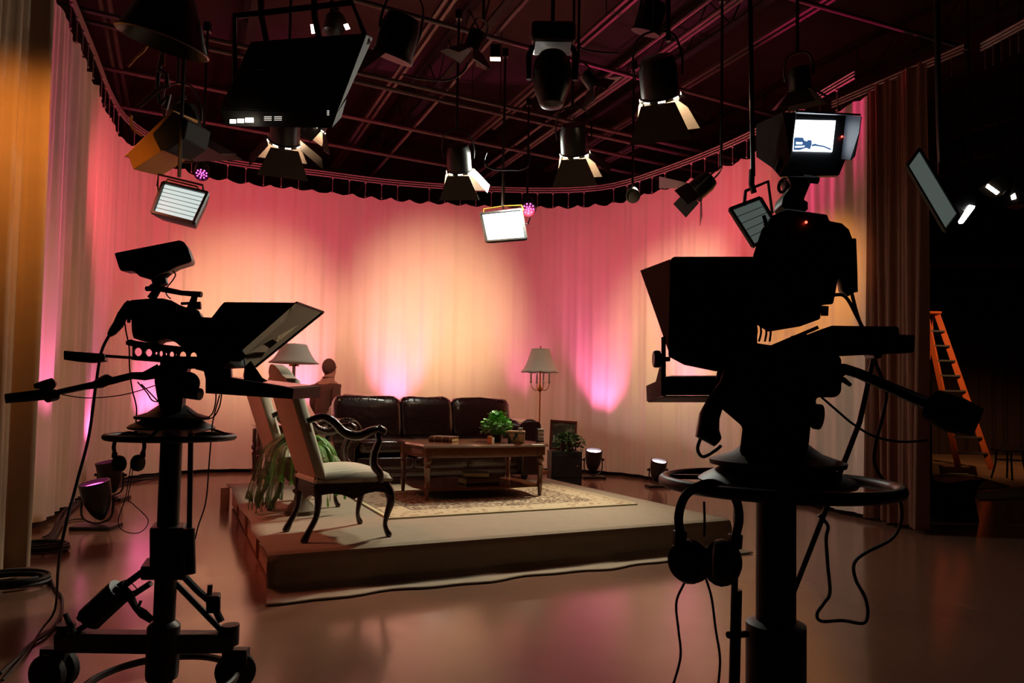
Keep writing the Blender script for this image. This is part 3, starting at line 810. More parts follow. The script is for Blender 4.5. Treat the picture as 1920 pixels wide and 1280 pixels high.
for s_ in (-1, 1):
    chain(0, [(0, .10*s_, .88), (.03+.05*s_, .10*s_, .50), (-.02+.08*s_, .10*s_, .09), (.10+.08*s_, .11*s_, .035)], [.085, .055, .042, .035])
    h = chain(3, [(.01, .17*s_, 1.40), (-.03, .21*s_, 1.14), (.12, .21*s_, .95), (.16, .21*s_, .90)], [.055, .045, .032, .030])
    for j in range(4):
        a = (j-1.5)*.018
        chain(h, [(.175, .21*s_+a, .865), (.185+.004*j, .21*s_+a*1.15, .825), (.175+.004*j, .21*s_+a*1.1, .79+.004*abs(j-1))], [.010, .009, .008])
    chain(h, [(.195, .21*s_-.02*s_, .885), (.215, .21*s_-.025*s_, .85)], [.011, .009])
skin('body', M['skin'], V, E, R0)
skin('jacket', M['jacket'], [(0, 0, .90), (0, 0, 1.12), (.02, 0, 1.30), (.02, 0, 1.44)]+sum([[(.01, .18*s_, 1.40), (-.03, .22*s_, 1.14), (.11, .22*s_, .96)] for s_ in (-1, 1)], []), [(0, 1), (1, 2), (2, 3), (3, 4), (4, 5), (5, 6), (3, 7), (7, 8), (8, 9)], [.165, .155, .17, .11, .075, .062, .048, .075, .062, .048])
skin('trousers', M['trousers'], [(0, 0, .95)]+sum([[(0, .10*s_, .86), (.03+.05*s_, .10*s_, .50), (-.02+.08*s_, .10*s_, .07)] for s_ in (-1, 1)], []), [(0, 1), (1, 2), (2, 3), (0, 4), (4, 5), (5, 6)], [.15, .105, .075, .06, .105, .075, .06])
m = MB().sphere((.040, 0, 1.655), .112, 16, (.95, .80, 1.10)); m.build('hair', M['hair'], pr)
m = MB()
m.add([(.155, -.012, 1.64), (.155, .012, 1.64), (.178, 0, 1.615), (.15, 0, 1.605), (.15, 0, 1.66)], [(0, 2, 4), (4, 2, 1), (0, 3, 2), (2, 3, 1)]); m.build('nose', M['skin'], pr)
for s_ in (-1, 1):
    MB().sphere((.148, .03*s_, 1.655), .010, 8).build('eye', M['black'], pr)
    MB().box((.11+.08*s_, .11*s_, .03), (.27, .09, .06)).build('shoe', M['black'], pr, bevel=.02)
MB().lathe([(.085, 1.43), (.080, 1.47), (.082, 1.515), (.066, 1.515)], (.035, 0, 0), 16).build('collar', M['jacket'], pr)
MB().box((.150, 0, 1.575), (.008, .045, .010)).build('mouth', M['jacket'], pr, bevel=.003)

# ================================================================ FLOOR LAMPS, CABLES, RIGHT BACKGROUND
M['lens'] = glow('pink_lit_lens', (1, .10, .45), 3.0); M['lensw'] = glow('white_lit_lens', (1, .72, .8), 14.0)
def uplight(px, py, Y, aim, label, s_=1.0, face='lens', loc=None):
    q = at(px, py, Y); loc = Vector((q.x, q.y, 0))
    r = thing('uplight', label, 'floor light', loc, .1, 'floor uplights washing the curtain')
    m = MB().box((0, 0, .018), (.34*s_, .26*s_, .035)); m.build('base_plate', M['fixture'], r, bevel=.004)
    m = MB().tube(spline([(-.13*s_, 0, .30*s_), (-.13*s_, 0, .12*s_), (-.05*s_, 0, .055), (.05*s_, 0, .055), (.13*s_, 0, .12*s_), (.13*s_, 0, .30*s_)], 5), .010, 6); m.build('yoke', M['fixture'], r)
    for k in (-1, 1):
        MB().cyl((k*.125*s_, 0, .27*s_), (k*.165*s_, 0, .27*s_), .018, seg=10).build('knob', M['fixture'], r)
    d = Vector(aim).normalized(); c = Vector((0, 0, .26*s_))
    MB().lathe([(.02*s_, -.19*s_), (.045*s_, -.17*s_), (.080*s_, -.12*s_), (.108*s_, -.04*s_), (.122*s_, .06*s_), (.125*s_, .14*s_), (.128*s_, .145*s_), (.128*s_, .16*s_), (.112*s_, .16*s_), (.108*s_, .12*s_)], c, 24, axis=d).build('can', M['fixture'], r)
    MB().lathe([(.001, .118*s_), (.108*s_, .118*s_), (.108*s_, .126*s_), (.001, .126*s_)], c, 24, axis=d).build('lens', M[face], r)
    return r
uplight(181, 982, 6.2, (-.15, -.18, 1), 'black floor uplight with pink lens nearest the camera at the left', 1.0)
uplight(206, 925, 7.9, (-.15, -.12, 1), 'black floor uplight with pink lens behind the nearest one at the left', 1.05)
uplight(1112, 890, 11.2, (0, -.24, 1), 'round black floor uplight nearest the black cabinet', 1.1, 'lensw')
uplight(1233, 912, 10.1, (.06, -.26, 1), 'slim black floor uplight farthest right, beside the steering ring', .95, 'lensw')

def cable(pts, rad, label, n=10, name='cable', group=None, seg=6):
    P = spline(pts, n)
    return solo(MB().tube(P, rad, seg), name, M['cable'], label, 'cable', group)
def floorpt(px, py, z=.012):
    p = onz(px, py, 0); p.z = z; return p
# black cable bundle along the curtain hem at left
rn = random.Random(3)
m = MB()
for k in range(9):
    P = [(70, 1030), (95, 1000), (120, 962), (150, 935), (190, 912), (235, 897), (300, 891)]
    pts = []
    for x, y in P:
        p = floorpt(x+rn.uniform(-4, 14), y+rn.uniform(-3, 9)); p.z = .012+.012*(k % 3); pts.append(p)
    m.tube(spline(pts, 6), .011, 6)
solo(m, 'cable_bundle', M['cable'], 'bundle of black cables lying along the curtain hem at left', 'cable', kind='stuff')
def coil(px, py, R, n, label):
    c = floorpt(px, py); P = []
    for i in range(n*24):
        a = 2*PI*i/24; rr = R*(1+.10*math.sin(a*.37)+.04*math.sin(i*.3)); P.append((c.x+rr*math.cos(a), c.y+rr*.8*math.sin(a), .014+.020*(i/(n*24))*n*.6))
    return solo(MB().tube(P, .010, 6), 'coiled_cable', M['cable'], label, 'cable')
coil(78, 1035, .17, 5, 'coil of black cable on the floor between tan curtain and pale curtain')
coil(20, 1096, .20, 4, 'coil of black cable on the floor in front of the tan curtain')
cable([floorpt(0, 1085), floorpt(60, 1076), floorpt(90, 1084), floorpt(102, 1105), floorpt(116, 1125), floorpt(112, 1160), floorpt(90, 1190), floorpt(60, 1210), floorpt(30, 1240), floorpt(0, 1268)], .008, 'black cable snaking over the floor from the coils towards the bottom left')
cable([floorpt(160, 975), floorpt(130, 978), floorpt(100, 1000), floorpt(80, 1010)], .007, 'thin cable from the nearest floor uplight to the cable bundle')

# ---- right background: low stage, rug, ladder, stool, dark things
M['stagewood'] = mat('worn_stage_boards', (.30, .15, .08), .6, noise=.3, scale=4)
M['orange'] = mat('orange_fibreglass', (.80, .14, .03), .5, noise=.12, scale=6)
M['alu'] = mat('aluminium_tread', (.35, .30, .27), .4, .8)
M['tanseat'] = mat('tan_leatherette', (.62, .36, .18), .6)
m = MB().box((12.0, 15.0, .075), (8.0, 3.6, .15)); 
solo(m, 'stage', M['stagewood'], 'low wooden stage under the orange ladder in the dark at right', 'platform')
m = MB(); q = onz(1810, 915, 0)
P = [onz(x, y, .0) for x, y in ((1742, 893), (1800, 885), (1893, 912), (1800, 922))]
m.prism([p+Vector((0, 0, .004)) for p in P], (0, 0, .012))
solo(m, 'rug', M['rugf'], 'patterned rug lying on the floor in front of the orange ladder', 'rug')
m = MB(); P = [onz(x, y, 0) for x, y in ((1900, 915), (1960, 912), (2010, 930), (1838, 938), (1822, 925))]
m.prism([p+Vector((0, 0, .004)) for p in P], (0, 0, .010))
solo(m, 'mat', M['carpet'], 'plain grey mat on the floor at the far right edge', 'rug')
# ladder: two front rails with treads, two rear rails
def onY(px, py, Y): return at(px, py, Y)
YL_ = 13.9
bl = onz(1808, 880, .15); br = onz(1848, 878, .15); Yb = (bl.y+br.y)/2
bl = Vector((bl.x, Yb, .15)); br = Vector((br.x, Yb, .15))
Yt = Yb+.55; tl = at(1736, 588, Yt); tr = at(1757, 588, Yt); tr.z = tl.z
r = thing('stepladder', 'tall orange stepladder leaning open on the dark stage at right', 'ladder', (bl+br)/2)
for a, b in ((bl, tl), (br, tr)):
    MB().beam(a, b, .04, .10).build('rail', M['orange'], r, world=True, bevel=.004)
rl = Vector((bl.x-.55, Yb+1.2, .15)); rr_ = Vector((br.x-.55, Yb+1.2, .15))
for a, b in ((rl, tl), (rr_, tr)):
    MB().beam(a+Vector((0, .1, 0)), b+Vector((0, .12, 0)), .03, .05).build('rear_rail', M['orange'], r, world=True)
for k in range(1, 10):
    t = k/10.2; MB().beam(bl.lerp(tl, t), br.lerp(tr, t), .11, .03).build('tread', M['alu'], r, world=True)
MB().box((tl+tr)/2+Vector((0, .1, .02)), (abs(tr.x-tl.x)+.1, .34, .05)).build('top_cap', M['orange'], r, world=True, bevel=.01)
for k in (2, 5, 8):
    t = k/10.2; MB().beam(rl.lerp(tl, t)+Vector((0, .1, 0)), rr_.lerp(tr, t)+Vector((0, .1, 0)), .03, .03).build('rear_brace', M['alu'], r, world=True)
# stool
q = onz(1893, 898, .15); 
r = thing('stool', 'small bentwood stool with tan padded seat at the far right edge', 'stool', (q.x, q.y, .15), .3)
sw = .22
m = MB(); m.lathe([(.17, .43), (.24, .44), (.25, .47), (.22, .50), (.10, .525), (.01, .53)], seg=24); m.build('seat', M['tanseat'], r)
for a in range(4):
    t = PI/4+a*PI/2; ca, sa = math.cos(t), math.sin(t)
    MB().tube(spline([(.17*ca, .17*sa, .44), (.18*ca, .18*sa, .25), (.24*ca, .24*sa, 0)], 5), .014, 8).build('leg', M['wood'], r)
MB().torus((0, 0, .30), .17, .008, 24, 6).build('foot_hoop', M['wood'], r)
# dark equipment heap before the stage
r = thing('monitor', 'black floor monitor tilted upward in the dark right of the brown curtain', 'monitor', onz(1800, 1000, 0))
P = [at(x, y, 7.6) for x, y in ((1776, 905), (1812, 900), (1850, 899), (1835, 912), (1829, 935), (1842, 1000), (1770, 1000), (1768, 960))]
MB().prism(P, (0, .35, 0)).build('housing', M['black'], r, world=True, bevel=.01)
MB().prism([at(x, y, 7.58) for x, y in ((1782, 910), (1826, 904), (1815, 950), (1778, 952))], (0, .02, 0)).build('screen', M['blackmetal'], r, world=True)
# wheeled case standing behind curtain end
m = MB().box((at(1740, 900, 7.9).x, 7.9, .75), (.34, .4, 1.5)); 
r = thing('equipment_rack', 'tall black equipment rack standing right beside the brown curtain', 'rack', (at(1742, 900, 7.9).x, 8.3, 0))
MB().box((0, 0, .82), (.30, .45, 1.5)).build('body', M['black'], r, bevel=.01)
MB().box((0, -.228, .95), (.24, .01, 1.1)).build('door', M['blackmetal'], r, bevel=.003)
for x in (-.11, .11):
    for y in (-.17, .17): MB().cyl((x-.015, y, .035), (x+.015, y, .035), .035, seg=12).build('caster', M['rubber'], r)
led = glow('white_indicator', (.9, .95, 1), 4.0)
MB().box((.05, -.236, .86), (.05, .006, .018)).build('indicator_light', led, r)
# black curtain at the far right back
curtain('drape', [(4.6, 17.6), (8, 17.8), (12, 17.7), (15.5, 16.5), (17.5, 13)], .1, 4.6, mat('black_velour', (.055, .022, .014), .9), 'dark brown velvet curtain across the unlit back of the studio at right', amp=.06, lam=.35, seed=12)
tp2 = [Vector((x, y, 0)) for x, y in ((4.6, 17.2), (8, 17.4), (12, 17.3), (15, 16.2), (17, 13))]
track('curtain_track', spline(tp2, 12), 4.95, 'bronze curtain track above the dark velvet curtain at right', .26, mat('bronze_track', (.5, .26, .12), .4, .5), step=.6)

# ================================================================ STUDIO CAMERAS ON PEDESTALS (near-black against the lit curtain)
def px(pts, Y, dY=0.0): return [at(x, y, Y+dY) for x, y in pts]
def boxpx(m, x0, y0, x1, y1, Y, th):
    return m.prism([at(x0, y1, Y), at(x1, y1, Y), at(x1, y0, Y), at(x0, y0, Y)], PXD[0]*th)
M['glass'] = bpy.data.materials.new('prompter_glass'); M['glass'].use_nodes = True
_nt = M['glass'].node_tree; _b = _nt.nodes['Principled BSDF']; _b.inputs['Base Color'].default_value = (.05, .045, .04, 1); _b.inputs['Roughness'].default_value = .03; _b.inputs['Metallic'].default_value = .85
_n = _nt.nodes.new('ShaderNodeTexNoise'); _n.inputs['Scale'].default_value = 2; _mx = _nt.nodes.new('ShaderNodeMix'); _mx.data_type = 'RGBA'
_mx.inputs[6].default_value = (.10, .095, .085, 1); _mx.inputs[7].default_value = (.13, .12, .11, 1); _nt.links.new(_n.outputs[0], _mx.inputs[0]); _nt.links.new(_mx.outputs[2], _b.inputs['Base Color'])
M['hoodcloth'] = mat('black_hood_cloth', (.010, .009, .009), .95)
M['bracket'] = mat('bracket_metal', (.16, .12, .12), .5, .5)
M['greyplastic'] = mat('grey_plastic', (.022, .019, .019), .6, spec=.25)
M['redled'] = glow('red_tally', (1, .05, .03), 6.0)
STEER = 1.04
def pedestal(r, cx, cy, hubz, rot=0.0, zcollar=.48, ring_r=.228, col_r=.040, arms=None):
    """column, collars, steering ring with its hub, tripod dolly base"""
    def W(x, y, z): return Vector((cx+x, cy+y, z))
    MB().cyl(W(0, 0, .06), W(0, 0, hubz+.04), col_r, seg=24).build('column', M['black'], r, world=True)
    MB().lathe([(.057, .10), (.060, .12), (.060, zcollar), (.052, zcollar+.01), (col_r, zcollar+.02)], W(0, 0, 0), 24).build('lower_column', M['black'], r, world=True)
    MB().torus(W(0, 0, STEER), ring_r, .0125, 64, 10).build('steering_ring', M['black'], r, world=True)
    MB().lathe([(.05, hubz-.075), (.09, hubz-.06), (.155, hubz-.045), (.160, hubz-.038), (.15, hubz-.03), (.11, hubz-.010), (.135, hubz-.006), (.137, hubz+.004), (.09, hubz+.02), (.05, hubz+.05)], W(0, 0, 0), 40).build('hub', M['black'], r, world=True)
    for k in range(3):
        a = rot+k*2*PI/3
        MB().beam(W(.13*math.cos(a), .13*math.sin(a), hubz-.04), W(ring_r*math.cos(a), ring_r*math.sin(a), STEER), .016, .010).build('spoke', M['black'], r, world=True)
    for a, ln in (arms or [(rot+.2+k*2*PI/3, .44) for k in range(3)]):
        ca, sa = math.cos(a)*ln/.44, math.sin(a)*ln/.44
        lg = MB().beam(W(.03*ca, .03*sa, .235), W(.42*ca, .42*sa, .20), .07, .075).build('dolly_arm', M['black'], r, world=True, bevel=.006)
        MB().cyl(W(.40*ca, .40*sa, .19), W(.40*ca, .40*sa, .27), .035, seg=14).build('swivel', M['black'], lg, world=True)
        for q in (-1, 1):
            o_ = Vector((-sa, ca, 0))*q*.030
            MB().cyl(W(.44*ca, .44*sa, .078)+o_*.45, W(.44*ca, .44*sa, .078)+o_*1.5, .078, seg=22).build('wheel', M['rubber'], lg, world=True, bevel=.006)
        MB().beam(W(.44*ca, .44*sa, .17), W(.44*ca, .44*sa, .10), .10, .04).build('fork', M['black'], lg, world=True)
        MB().cyl(W(.06*ca, .06*sa, .46), W(.36*ca, .36*sa, .24), .012, seg=8).build('brace', M['black'], r, world=True)
    m = MB().torus(W(0, 0, .085), .27, .015, 48, 8); m.build('cable_guard', M['black'], r, world=True)

# ---------------- left camera
PXD[0] = Vector((-.36, 1, .02))
YL = 2.72
lc = at(318, 960, YL); LX, LY = lc.x-.004, YL+.0
r = thing('pedestal_camera', 'black studio camera with teleprompter on wheeled pedestal, standing left in the foreground', 'camera', (LX, LY, 0))
RL = r
pedestal(r, LX, LY, 1.115, rot=2.75, zcollar=.30, arms=[(math.radians(168), .50), (math.radians(117), .46), (math.radians(30), .27)])
boxpx(MB(), 280, 990, 344, 1066, YL-.06, .12).build('clamp_collar', M['black'], r, world=True, bevel=.006)
boxpx(MB(), 263, 1062, 348, 1088, YL-.07, .14).build('clamp_collar', M['black'], r, world=True, bevel=.006)
MB().cyl(at(358, 800, YL-.02), at(355, 1000, YL-.02), .010, seg=10).build('side_rod', M['black'], r, world=True)
MB().tube([at(355, 990, YL-.03), at(357, 1075, YL-.03)], .020, 10).build('side_rod_sleeve', M['black'], r, world=True)
# counterweight cylinder and its cradle at lower left
m = MB().cyl(at(168, 1160, YL-.05), at(226, 1106, YL-.05), .050, seg=20); g = m.build('gas_bottle', M['black'], r, world=True)
MB().cyl(at(148, 1160, YL-.04), at(275, 1066, YL-.02), .013, seg=8).build('stay_rod', M['black'], r, world=True)
MB().tube([at(x, y, YL-.05) for x, y in ((224, 1092), (243, 1116), (254, 1138), (268, 1150), (285, 1163))], [.012, .016, .012, .018, .012], 8).build('ratchet_lever', M['black'], r, world=True)
MB().tube([at(x, y, YL-.05) for x, y in ((256, 1140), (262, 1132), (264, 1126))], .006, 6).build('wing_nut', M['black'], r, world=True)
MB().tube(spline([at(x, y, YL-.05) for x, y in ((228, 1090), (240, 1088), (256, 1103), (248, 1108), (236, 1104))], 6), .002, 5).build('safety_wire', M['cable'], r, world=True)
MB().cyl(at(138, 1186, YL-.06), at(122, 1150, YL-.06), .012, .009, seg=8).build('brake_pedal', M['black'], r, world=True)
MB().tube([at(x, y, YL) for x, y in ((345, 1080), (372, 1108), (398, 1130), (415, 1165))], .014, 8).build('stay_rod', M['black'], r, world=True)
boxpx(MB(), 386, 1118, 412, 1150, YL-.03, .06).build('brake_block', M['black'], r, world=True, bevel=.004)
MB().cyl(at(392, 1122, YL), at(394, 1096, YL), .010, seg=8).build('brake_pedal', M['black'], r, world=True)
# pan head
MB().prism_px([(290, 690), (300, 683), (318, 676), (352, 676), (352, 690), (346, 710), (340, 770), (300, 772), (293, 740), (289, 715)], YL-.06, .13).build('pan_head', M['black'], r, world=True, bevel=.008)
MB().cyl(at(352, 718, YL-.02), at(352, 718, YL+.10), .045, seg=24).build('tilt_drum', M['greyplastic'], r, world=True, bevel=.004)
MB().cyl(at(345, 735, YL-.04), at(376, 739, YL-.05), .024, seg=18).build('drag_knob', M['black'], r, world=True, bevel=.003)
boxpx(MB(), 300, 668, 368, 690, YL-.05, .12).build('wedge_plate', M['black'], r, world=True, bevel=.003)
# slotted rail with round holes
m = MB(); x0, x1, yt, yb = 246, 372, 644, 676
cx_ = [258, 274, 281, 301, 320, 340, 347, 361]
mask = []
N = 12; cells = [(248, 268, 8), (268, 288, 7), (288, 296, 3), (296, 306, 5.5), (306, 315, 2.5), (315, 327, 5.5), (327, 332, 2), (332, 352, 7), (352, 372, 7)]
def skewy(x): return (x-246)*.075
for a, b, rr in cells:
    c = (a+b)/2; h0, h1 = 647, 671; cy_ = 658.5
    oc = []; sq = []
    for j in range(16):
        t = 2*PI*j/16; oc.append((c+min(rr, (b-a)/2-.8)*math.cos(t), cy_+rr*1.05*math.sin(t)))
        k = 1/max(abs(math.cos(t)), abs(math.sin(t))); sq.append((c+(b-a)/2*math.cos(t)*k, (h0+h1)/2+(h1-h0)/2*math.sin(t)*k))
    o3 = [at(x, y+skewy(x), YL-.03) for x, y in oc]; s3 = [at(x, y+skewy(x), YL-.03) for x, y in sq]
    d = Vector((0, .012, 0)); k = len(m.v)
    m.v += o3+s3+[p+d for p in o3]+[p+d for p in s3]
    for j in range(16):
        j2 = (j+1) % 16
        m.f += [(k+j, k+j2, k+16+j2, k+16+j), (k+32+j, k+48+j, k+48+j2, k+32+j2), (k+j, k+32+j, k+32+j2, k+j2)]
m.build('slotted_rail', M['black'], r, world=True)
MB().prism_px([(236, 639), (246, 636), (250, 638), (300, 645), (372, 653), (372, 658), (246, 648), (236, 646)], YL-.04, .09).build('rail_cap', M['black'], r, world=True)
MB().prism_px([(246, 668), (372, 678), (372, 684), (246, 674)], YL-.04, .09).build('rail_foot', M['black'], r, world=True)
# camera body
body = [(232, 584), (238, 565), (247, 562), (283, 559), (305, 559), (322, 563), (336, 571), (352, 577), (372, 581), (378, 594), (420, 596), (420, 680), (400, 690), (372, 692), (368, 660), (345, 652), (337, 648), (327, 640), (314, 635), (300, 637), (290, 643), (250, 634), (247, 622), (246, 600), (238, 590)]
MB().prism_px(body, YL-.07, .17).build('camera_body', M['black'], r, world=True, bevel=.004)
MB().prism_px([(222, 584), (233, 568), (240, 562), (246, 575), (240, 590), (228, 592)], YL-.02, .05).build('rear_connector', M['black'], r, world=True)
MB().tube([at(231, 588, YL), at(222, 608, YL), at(211, 622, YL), at(205, 628, YL)], [.020, .020, .016, .010], 10).build('plug', M['black'], r, world=True)
MB().tube([at(243, 590, YL), at(241, 605, YL)], [.010, .006], 8).build('plug', M['black'], r, world=True)
MB().tube([at(x, y, YL) for x, y in ((274, 541), (300, 541), (340, 549), (378, 552))], [.010, .012, .010, .012], 8).build('carry_handle', M['black'], r, world=True)
MB().tube([at(297, 540, YL), at(284, 560, YL)], [.014, .018], 8).build('handle_post', M['black'], r, world=True)
MB().tube([at(366, 552, YL), at(362, 566, YL), at(358, 582, YL)], [.011, .014, .02], 8).build('handle_post', M['black'], r, world=True)
MB().cyl(at(340, 569, YL), at(376, 568, YL), .006, seg=6).build('handle_knob', M['black'], r, world=True)
boxpx(MB(), 352, 566, 376, 578, YL-.02, .05).build('top_bracket', M['black'], r, world=True, bevel=.004)
# viewfinder
vf = [(214, 474), (336, 450), (345, 453), (352, 464), (360, 487), (356, 492), (330, 500), (316, 508), (300, 513), (283, 524), (262, 518), (250, 508), (226, 508), (222, 500)]
PXD[0] = Vector((-.40, 1, .13)); v_ = MB().prism_px(vf, YL-.09, .20).build('viewfinder', M['black'], r, world=True, bevel=.006)
PXD[0] = Vector((-.36, 1, .02)); boxpx(MB(), 326, 478, 350, 492, YL-.094, .01).build('side_panel', M['blackmetal'], v_, world=True)
MB().tube([at(x, y, YL) for x, y in ((300, 510), (298, 522), (302, 535))], [.045, .030, .028], 10).build('viewfinder_mount', M['black'], r, world=True)
MB().tube([at(283, 538, YL), at(300, 528, YL)], .010, 8).build('mount_lever', M['black'], r, world=True)
MB().tube(spline([at(x, y, YL) for x, y in ((325, 508), (329, 515), (324, 525), (316, 535), (311, 543), (313, 553), (320, 560))], 6), .0025, 6).build('viewfinder_lead', M['cable'], r, world=True)
# teleprompter: cloth hood, slanted glass, monitor tray
MB().prism_px([(396, 596), (413, 574), (420, 566), (440, 566), (556, 567), (430, 676), (418, 690), (385, 692), (378, 660), (378, 596)], YL-.12, .30).build('prompter_hood', M['hoodcloth'], r, world=True, bevel=.003)
gl = [at(556, 567, YL-.12), at(606.5, 585, YL+.13), at(480, 687, YL+.13), at(416, 690, YL-.12)]
n_ = (gl[1]-gl[0]).cross(gl[3]-gl[0]).normalized()*.004
MB().prism(gl, n_).build('prompter_glass', M['glass'], r, world=True)
m = MB()
for a, b in ((gl[0], gl[1]), (gl[1], gl[2]), (gl[2], gl[3])): m.beam(a, b, .006, .008)
m.build('glass_frame', M['black'], r, world=True)
MB().prism_px([(458, 688), (470, 676), (480, 690), (492, 708), (510, 718), (468, 716), (457, 716)], YL-.03, .03).build('glass_clamp', M['black'], r, world=True)
MB().prism_px([(366, 674), (432, 678), (434, 712), (386, 714), (382, 696), (366, 692)], YL-.06, .12).build('prompter_bracket', M['black'], r, world=True, bevel=.003)
def hexpx(pts): return [at(x, y, Y) for x, y, Y in pts]
tray = hexpx([(385, 737, 2.70), (548, 748, 2.50), (600, 745, 2.72), (440, 736, 2.95), (385, 700, 2.70), (550, 728, 2.50), (601, 724, 2.72), (440, 706, 2.95)])
MB().hexa(tray).build('prompter_monitor', M['black'], r, world=True, bevel=.002)
e = [tray[1], tray[2], tray[6], tray[5]]; n_ = (e[1]-e[0]).cross(e[3]-e[0]).normalized()
MB().prism([p+n_*.0015 for p in e], n_*-.002).build('monitor_lit_end', M['bracket'], r, world=True)  # lighter cover: pink light on the tray's end put into its colour
t_ = [tray[4], tray[5], tray[6], tray[7]]; c_ = sum(t_, Vector())/4
MB().prism([c_+(p-c_)*.86+Vector((0, 0, .001)) for p in t_], (0, 0, .001)).build('monitor_screen', mat('dark_screen', (.01, .01, .01), .06), r, world=True)
# counterweight rods and pan bars
MB().tube([at(195, 667, YL), at(300, 674, YL)], .006, 8).build('lens_rod', M['black'], r, world=True)
MB().prism_px([(119, 657), (130, 658), (196, 663), (196, 677), (172, 680), (146, 678), (119, 674)], YL-.03, .06).build('zoom_control', M['black'], r, world=True, bevel=.004)
MB().tube([at(300, 695, YL), at(270, 705, YL-.03), at(248, 704, YL-.06), at(200, 716, YL-.15), at(110, 735, YL-.32)], [.030, .018, .014, .014, .011], 10).build('pan_bar', M['black'], r, world=True)
MB().tube([at(165, 726, YL-.22), at(188, 718, YL-.18), at(200, 712, YL-.14), at(222, 715, YL-.10)], [.008, .020, .022, .006], 10).build('pan_bar_clamp', M['black'], r, world=True)
MB().tube([at(92, 738, YL-.35), at(50, 743, YL-.40), at(10, 747, YL-.44)], [.020, .018, .016], 12).build('pan_bar_grip', M['rubber'], r, world=True)
MB().tube([at(64, 724, YL-.38), at(80, 722, YL-.37), at(96, 720, YL-.34), at(104, 722, YL-.33)], [.008, .016, .022, .010], 10).build('zoom_rocker', M['black'], r, world=True)
MB().cyl(at(88, 744, YL-.36), at(104, 740, YL-.33), .020, seg=14).build('grip_knob', M['black'], r, world=True)
MB().tube(spline([at(x, y, YL-.1) for x, y in ((110, 738), (150, 745), (190, 745), (240, 738), (292, 722))], 8), .0022, 6).build('grip_lead', M['cable'], r, world=True)
for pp in (((233, 592), (236, 620), (242, 650), (243, 690), (248, 730), (256, 765), (254, 800)), ((265, 720), (280, 735), (296, 752)), ((258, 716), (275, 735), (285, 750), (296, 753)), ((405, 735), (404, 755), (398, 775), (385, 784), (365, 780), (350, 768)), ((416, 735), (412, 760), (402, 780), (390, 785)), ((412, 740), (400, 785), (396, 820), (392, 870), (386, 940), (372, 985), (366, 1010))):
    MB().tube(spline([at(x, y, YL-.05) for x, y in pp], 7), .0026, 6).build('lead', M['cable'], r, world=True)
# trailing main cable to the floor
P = [at(205, 628, YL), at(190, 660, YL-.02), at(180, 720, YL-.05), at(166, 820, YL-.08), at(140, 920, YL-.1), at(112, 1040, YL-.1)]
fp = [onz(78, 1180, .012), onz(48, 1225, .012), onz(5, 1275, .012)]
MB().tube(spline(P+[Vector((fp[0].x+.03, fp[0].y+.05, .10))]+fp, 10), .0055, 8).build('camera_cable', M['cable'], r, world=True)

def headphones(name, label, c, s, yaw, tilt=0, lead=None):
    T = Matrix.Translation(Vector(c)) @ Matrix.Rotation(yaw, 4, 'Z') @ Matrix.Rotation(tilt, 4, 'Y')
    h = thing(name, label, 'headphones', matrix=T)
    MB().tube(spline([(-.072*s, 0, -.10*s), (-.080*s, 0, -.05*s), (-.062*s, 0, 0), (0, 0, .028*s), (.062*s, 0, 0), (.080*s, 0, -.05*s), (.072*s, 0, -.10*s)], 6), .011*s, 8).build('headband', M['black'], h)
    for q in (-1, 1):
        MB().box((q*.074*s, 0, -.105*s), (.030*s, .022*s, .035*s)).build('slider', M['black'], h, bevel=.003)
        MB().lathe([(.030*s, -.022*s), (.048*s, -.018*s), (.052*s, 0), (.046*s, .016*s), (.030*s, .022*s)], (q*.052*s, .01*q, -.155*s), 20, axis=(.82*q, -.55, .05)).build('ear_cup', M['black'], h)
        MB().torus((q*.040*s, .008*q, -.157*s), .034*s, .013*s, 20, 8, axis=(.82*q, -.55, .05)).build('ear_pad', M['rubber'], h)
    return h
h = headphones('headphones', 'black headphones hanging from the steering ring of left studio camera', at(243, 820, YL-.16), .62, .5)
MB().tube(spline([at(x, y, YL-.15) for x, y in ((246, 868), (236, 930), (222, 975), (232, 995), (262, 998), (278, 975), (250, 945), (240, 935), (246, 900), (250, 870))], 7), .0018, 5).build('lead', M['cable'], h, world=True)
TM[h.name] = TM[h.name]

# ---------------- right camera
PXD[0] = Vector((.40, 1, .03))
YR = 1.45
rc = at(1455, 1000, YR); RX, RY = rc.x, YR
r = thing('pedestal_camera', 'black studio camera with lit viewfinder on pedestal, standing right in the foreground', 'camera', (RX, RY, 0))
pedestal(r, RX, RY, 1.085, rot=.55, zcollar=.735, ring_r=.231)
MB().lathe([(.060, .715), (.060, .75), (.045, .757)], (RX, RY, 0), 24).build('column_collar', M['black'], r, world=True)
m = MB().cyl(at(1383, 905, YR-.06), at(1377, 1110, YR-.06), .0065, seg=10); m.build('side_rod', M['black'], r, world=True)
MB().cyl(at(1381, 1105, YR-.06), at(1372, 1500, YR-.06), .011, seg=12).build('side_rod_sleeve', M['black'], r, world=True)
MB().cyl(at(1366, 1190, YR-.06), at(1400, 1188, YR-.02), .007, seg=10).build('rod_clamp', M['black'], r, world=True)
# diagonal rod from the pan bar down behind the column
MB().tube([at(1640, 660, YR+.05), at(1612, 790, YR+.07), at(1560, 925, YR+.10), at(1480, 1130, YR+.13)], [.005, .006, .006, .006], 8).build('brace_rod', M['black'], r, world=True)
